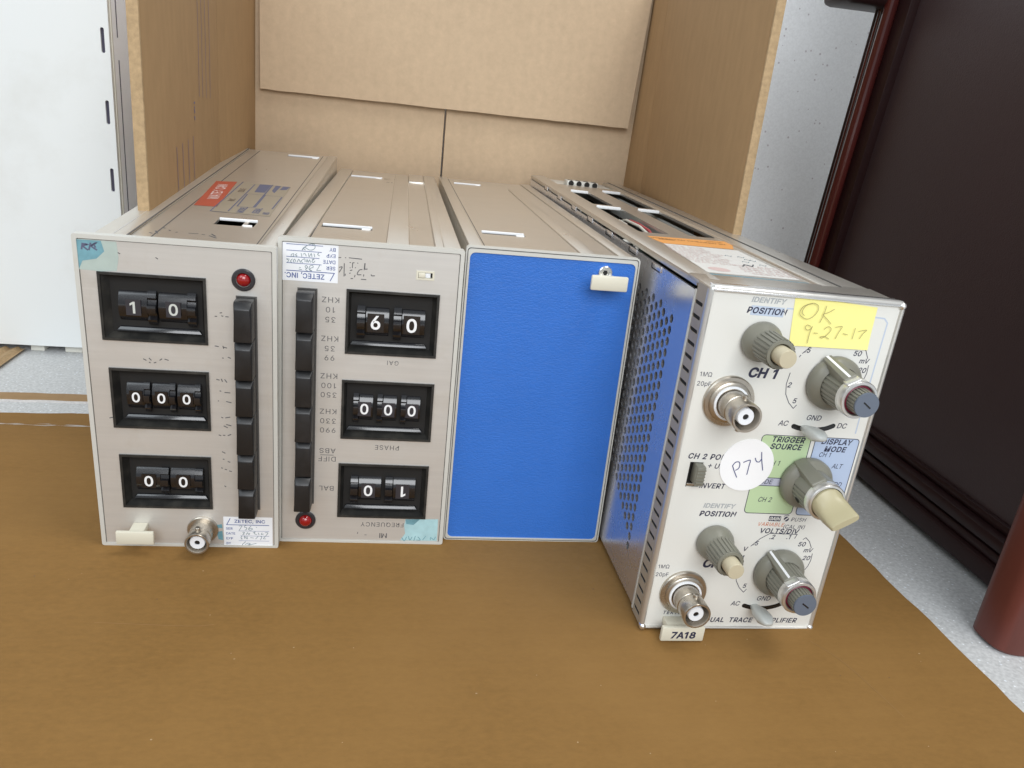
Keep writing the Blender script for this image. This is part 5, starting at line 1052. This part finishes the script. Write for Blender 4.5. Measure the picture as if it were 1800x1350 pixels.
b.hexa([(XR, 235, -3.4), (XR + 4, 235, -3.4), (XR + 3, YB + 4, -3.4), (XR - 1.6, YB, -3.4), (XR, 238, HB), (XR + 4, 238, HB), (XR + 8, YB + 4, HB), (XR + 4.4, YB, HB)], 'kraft_side')
b.box(XR - 4.1, XR + .1, 68.4, 70.1, -3.3, HB, 'kraft_edge', .5)
b.obj("side_panel", bx)
b = MB(); b.hexa([(XL + 1.2, YB, -3.4), (-29.4, YB, -3.4), (-29.4, YB + 4, -3.4), (XL, YB + 4, -3.4), (XL + 4, YB, HB), (-27.6, YB, HB), (-27.6, YB + 4, HB), (XL, YB + 4, HB)], 'kraft', .4); b.obj("back_flap", bx)
b = MB(); b.hexa([(-28.0, YB, -3.4), (XR - 1.4, YB, -3.4), (XR + 3, YB + 4, -3.4), (-28.0, YB + 4, -3.4), (-26.6, YB, HB), (XR + 4.6, YB, HB), (XR + 8, YB + 4, HB), (-26.6, YB + 4, HB)], 'kraft', .4); b.obj("back_flap", bx)
# inner flap, edge slightly uneven, lifted a little off the back
b = MB(); rng = random.Random(2); nseg = 44; V = []; F = []
for i in range(nseg + 1):
    a = i / nseg; x = -148.4 + (98.4 + 148.4) * a
    zl = 163.4 - 2.0 * a + rng.uniform(-.16, .16); gap = 1.0 + 2.2 * a
    xt = x + a * 5.6
    for (y, z_, xx) in ((YB - gap - 3.2, zl, x), (YB - gap - 2.0, HB, xt), (YB - gap + .4, HB, xt), (YB - gap, zl + .3, x)): V.append((xx, y, z_))
for i in range(nseg):
    k = i * 4
    F += [(k, k + 1, k + 5, k + 4), (k + 1, k + 2, k + 6, k + 5), (k + 2, k + 3, k + 7, k + 6), (k + 3, k, k + 4, k + 7)]
F += [(0, 3, 2, 1), (nseg * 4, nseg * 4 + 1, nseg * 4 + 2, nseg * 4 + 3)]
b.add(V, F, 'kraft'); b.obj("inner_flap", bx)
b = MB(); b.box(XL, XR, 60, YB, -3.6, -.4, 'kraft'); b.obj("bottom_panel", bx)

# ---- cardboard sheets
def sheet(name, poly, z0, z1, m, edge, label, seed, jit=.5, back=None):
    rng = random.Random(seed); pts = []
    for i in range(len(poly)):
        a, e = Vector(poly[i]), Vector(poly[(i + 1) % len(poly)]); n = max(1, int((e - a).length / 7)); nn = Vector((-(e - a).y, (e - a).x)).normalized()
        for k in range(n): pts.append(a + (e - a) * k / n + nn * (rng.uniform(-jit, jit) if k else 0))
    b = MB(); n = len(pts)
    b.add([(q.x, q.y, z0) for q in pts] + [(q.x, q.y, z1) for q in pts], [tuple(range(n, 2 * n))], m)
    b.add([(q.x, q.y, z0) for q in pts] + [(q.x, q.y, z1) for q in pts], [(i, (i + 1) % n, n + (i + 1) % n, n + i) for i in range(n)], edge)
    o = b.obj(name, autosmooth=False); tag(o, label, "cardboard"); return o
tp_ = sheet("cardboard_sheet", [(-520, -420), (155.5, -420), (154.2, -90), (151.0, 26), (-150, 26), (-150, 100), (-215, 101.8), (-520, 96)], -1.9, 0, 'brown_sheet', 'kraft_edge',
      "large brown cardboard sheet in the foreground, lying in front of the modules", 4)
b = MB(); rng = random.Random(9); V = []; F = []
for i in range(81):
    x = -520 + i * 4.7; yb = 96 + (x + 520) * .019 if x < -215 else 101.8 - (x + 215) * .02
    w_ = 1.6 + rng.uniform(-.9, .9); V += [(x, yb + w_ * .7, -.35), (x, yb - w_ * .7 - .4, .12)]
for i in range(80): F.append((2 * i, 2 * i + 1, 2 * i + 3, 2 * i + 2))
b.add(V, F, 'torn_white'); b.obj("torn_paper_edge", tp_)
rng = random.Random(21); d = Decal('t', .05)
for k in range(46):
    x, y = rng.uniform(-190, 150), rng.uniform(-118, -8); r = rng.uniform(.12, .38)
    if x > 25 and y > -62: continue
    d.poly([(x + r * rng.uniform(.6, 1.3) * math.cos(t), y + r * rng.uniform(.5, 1.1) * math.sin(t)) for t in (0, 1.2, 2.4, 3.7, 5)], 'kraft_edge' if k % 4 else 'brownpart', k * .0005)
d.obj("specks", tp_); d = Decal('t', .09)
for st in ([(97, -66), (103, -76), (107, -90), (110, -104)], [(-150, -55), (-120, -57), (-112, -56)]):
    d.line(smooth_pts(st), .22, 'scuff')
d.obj("scuffs", tp_)
sheet("cardboard_sheet", [(-520, -300), (-165, -300), (-165, 121), (-212, 121.6), (-260, 119), (-520, 112)], -3.9, -2.0, 'brown_sheet', 'kraft_edge', "lower cardboard sheet showing as a strip beyond the torn white edge at far left", 5, .6)
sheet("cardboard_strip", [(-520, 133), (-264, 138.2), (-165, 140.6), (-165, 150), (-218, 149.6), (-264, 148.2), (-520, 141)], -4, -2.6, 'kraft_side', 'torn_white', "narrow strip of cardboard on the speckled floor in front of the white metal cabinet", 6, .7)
# corrugated scrap at the far left
b = MB(); V = []; F = []; n = 60
for i in range(n + 1):
    x = -420 + (138) * i / n; zz = -2.2 + 1.0 * math.sin(i * math.pi / 1.5)
    V += [(x, 155, zz), (x, 222, zz), (x, 155, -4), (x, 222, -4)]
for i in range(n):
    k = 4 * i; F += [(k, k + 4, k + 5, k + 1), (k, k + 2, k + 6, k + 4)]
b.add(V, F, 'kraft_edge', True); o = b.obj("corrugated_cardboard"); tag(o, "piece of ribbed corrugated cardboard poking from under the white metal cabinet", "cardboard")

# ---- white enamelled cabinet at the left
wc = thing("metal_cabinet", "white enamelled metal cabinet with a column of dark slots, left of the cardboard box", "cabinet", (-0.2195, 0.2185, -0.002))
b = MB(); sl = [[(u, v) for u, v in rr(-4.5, -2.5, z0, z1, .95, 4)] for (z0, z1) in ((239, 253), (177.0, 190.2), (139.0, 152.0), (101.0, 114.4), (63, 76.4), (25, 38.4))]
b.plate(rr(-420, 0, 3, 420, 1.2), sl, 'f', 0, 1.4, 'enamel')
b.obj("front_panel", wc)
b = MB(); b.box(-419, -.4, 1.5, 4, 3.4, 419.5, 'slot'); b.box(-.5, .0, 1.2, 3.4, 3, 420, 'enamel_bead', .2); b.box(-.6, .5, 3.4, 5.2, 3, 420, 'enamel_bead', .3); b.box(-1, .15, 5.2, 6.0, 3, 420, 'slot'); b.box(-418, .3, 6.0, 52, 3, 420, 'enamel_side', .4)
b.obj("side_frame", wc)
b = MB()
for (z0, z1) in ((228, 186), (174, 8)): b.box(.25, .5, 12.5, 13.6, z1, z0, 'slot')
b.obj("side_seam", wc)
b = MB(); b.box(-40, -30, 4, 20, -1.9, 3.1, 'enamel_bead', .5); b.box(-60, -52, 4, 20, -1.9, 3.1, 'enamel_bead', .5); b.box(-300, -270, 2, 20, -1.9, 3.1, 'enamel_bead', .5); b.obj("foot", wc)

# ---- dark mahogany furniture at the right
fu = thing("mahogany_cabinet", "dark mahogany furniture side with leather panel, glossy ribbed post and red-brown leg, at far right", "furniture", (0.195, 0.05, -0.004))
def lean(y, z): return y - .115 * z
def post(b, yc, xc, r, m, z0=0, z1=420, dl=0):
    pts = []
    V = []; F = []; n = 20
    for z_ in (z0, z1):
        for i in range(n):
            t = 2 * math.pi * i / n; V.append((xc + r * math.cos(t), yc - .115 * z_ - dl * z_ + r * math.sin(t), z_))
    for i in range(n): F.append((i, (i + 1) % n, n + (i + 1) % n, n + i))
    b.add(V, F, m, True)
b = MB()
post(b, 141.0, 3.4, 1.9, 'mahogany_dark'); post(b, 137.6, 3.0, 1.7, 'mahogany'); post(b, 134.4, 2.6, 1.6, 'mahogany_dark'); post(b, 130.0, 1.6, 3.4, 'mahogany', dl=.012); post(b, 123.5, 8.5, 4.0, 'interior', dl=.02)
b.hexa([(4.5, 119, 0), (15, 119, 0), (15, 141, 0), (4.5, 141, 0), (4.5, 119 - 56, 420), (15, 119 - 56, 420), (15, 141 - 48, 420), (4.5, 141 - 48, 420)], 'mahogany_dark', .5)
b.obj("ribbed_post", fu)
b = MB(); V = []; F = []
b.hexa([(9.5, -112, 20), (14, -112, 20), (14, 122, 20), (9.5, 122, 20), (9.5, -160, 420), (14, -160, 420), (14, 66, 420), (9.5, 66, 420)], 'dark_leather'); b.obj("leather_panel", fu)
b = MB(); b.hexa([(21, -108, 4), (430, -108, 4), (430, 117, 4), (21, 117, 4), (21, -150, 420), (430, -150, 420), (430, 66, 420), (21, 66, 420)], 'mahogany_dark', 2); b.obj("unseen_shadow_body", fu)  # unseen bulk added behind the panel to cast shade on the wall
b = MB()
b.box(1.5, 16, -105, 114, 3.5, 12.5, 'mahogany_dark', 1.2); b.box(4, 16, -105, 114, 12.6, 17.2, 'mahogany_dark', 1.0); b.box(2.5, 16, -105, 114, 18.4, 24.5, 'mahogany_dark', 1.8); b.box(7, 16, -105, 114, 24.6, 29, 'mahogany_dark', 1.5)
b.obj("base_moulding", fu)
b = MB(); V = []; F = []; n = 36
for (z_, ox) in ((0.2, 0), (1.5, -.6), (420, 12)):
    k = .94 if z_ < 1 else 1
    for i in range(n):
        t = 2 * math.pi * i / n; c_, s_ = math.cos(t), math.sin(t)
        V.append((-6.5 + ox * 1.0 + 16.5 * k * (abs(c_) ** .6) * (1 if c_ > 0 else -1), -111 + 10.5 * k * (abs(s_) ** .6) * (1 if s_ > 0 else -1), z_))
for j in range(2):
    for i in range(n): F.append((j * n + i, j * n + (i + 1) % n, (j + 1) * n + (i + 1) % n, (j + 1) * n + i))
F.append(tuple(range(n))); F.append(tuple(range(2 * n, 3 * n))); b.add(V, F, 'mahogany_red', True); b.obj("front_leg", fu)
b = MB(); b.box(-24, 20, 98, 128, 242.5, 262, 'mahogany_dark', 4, 3); b.obj("cross_rail", fu)
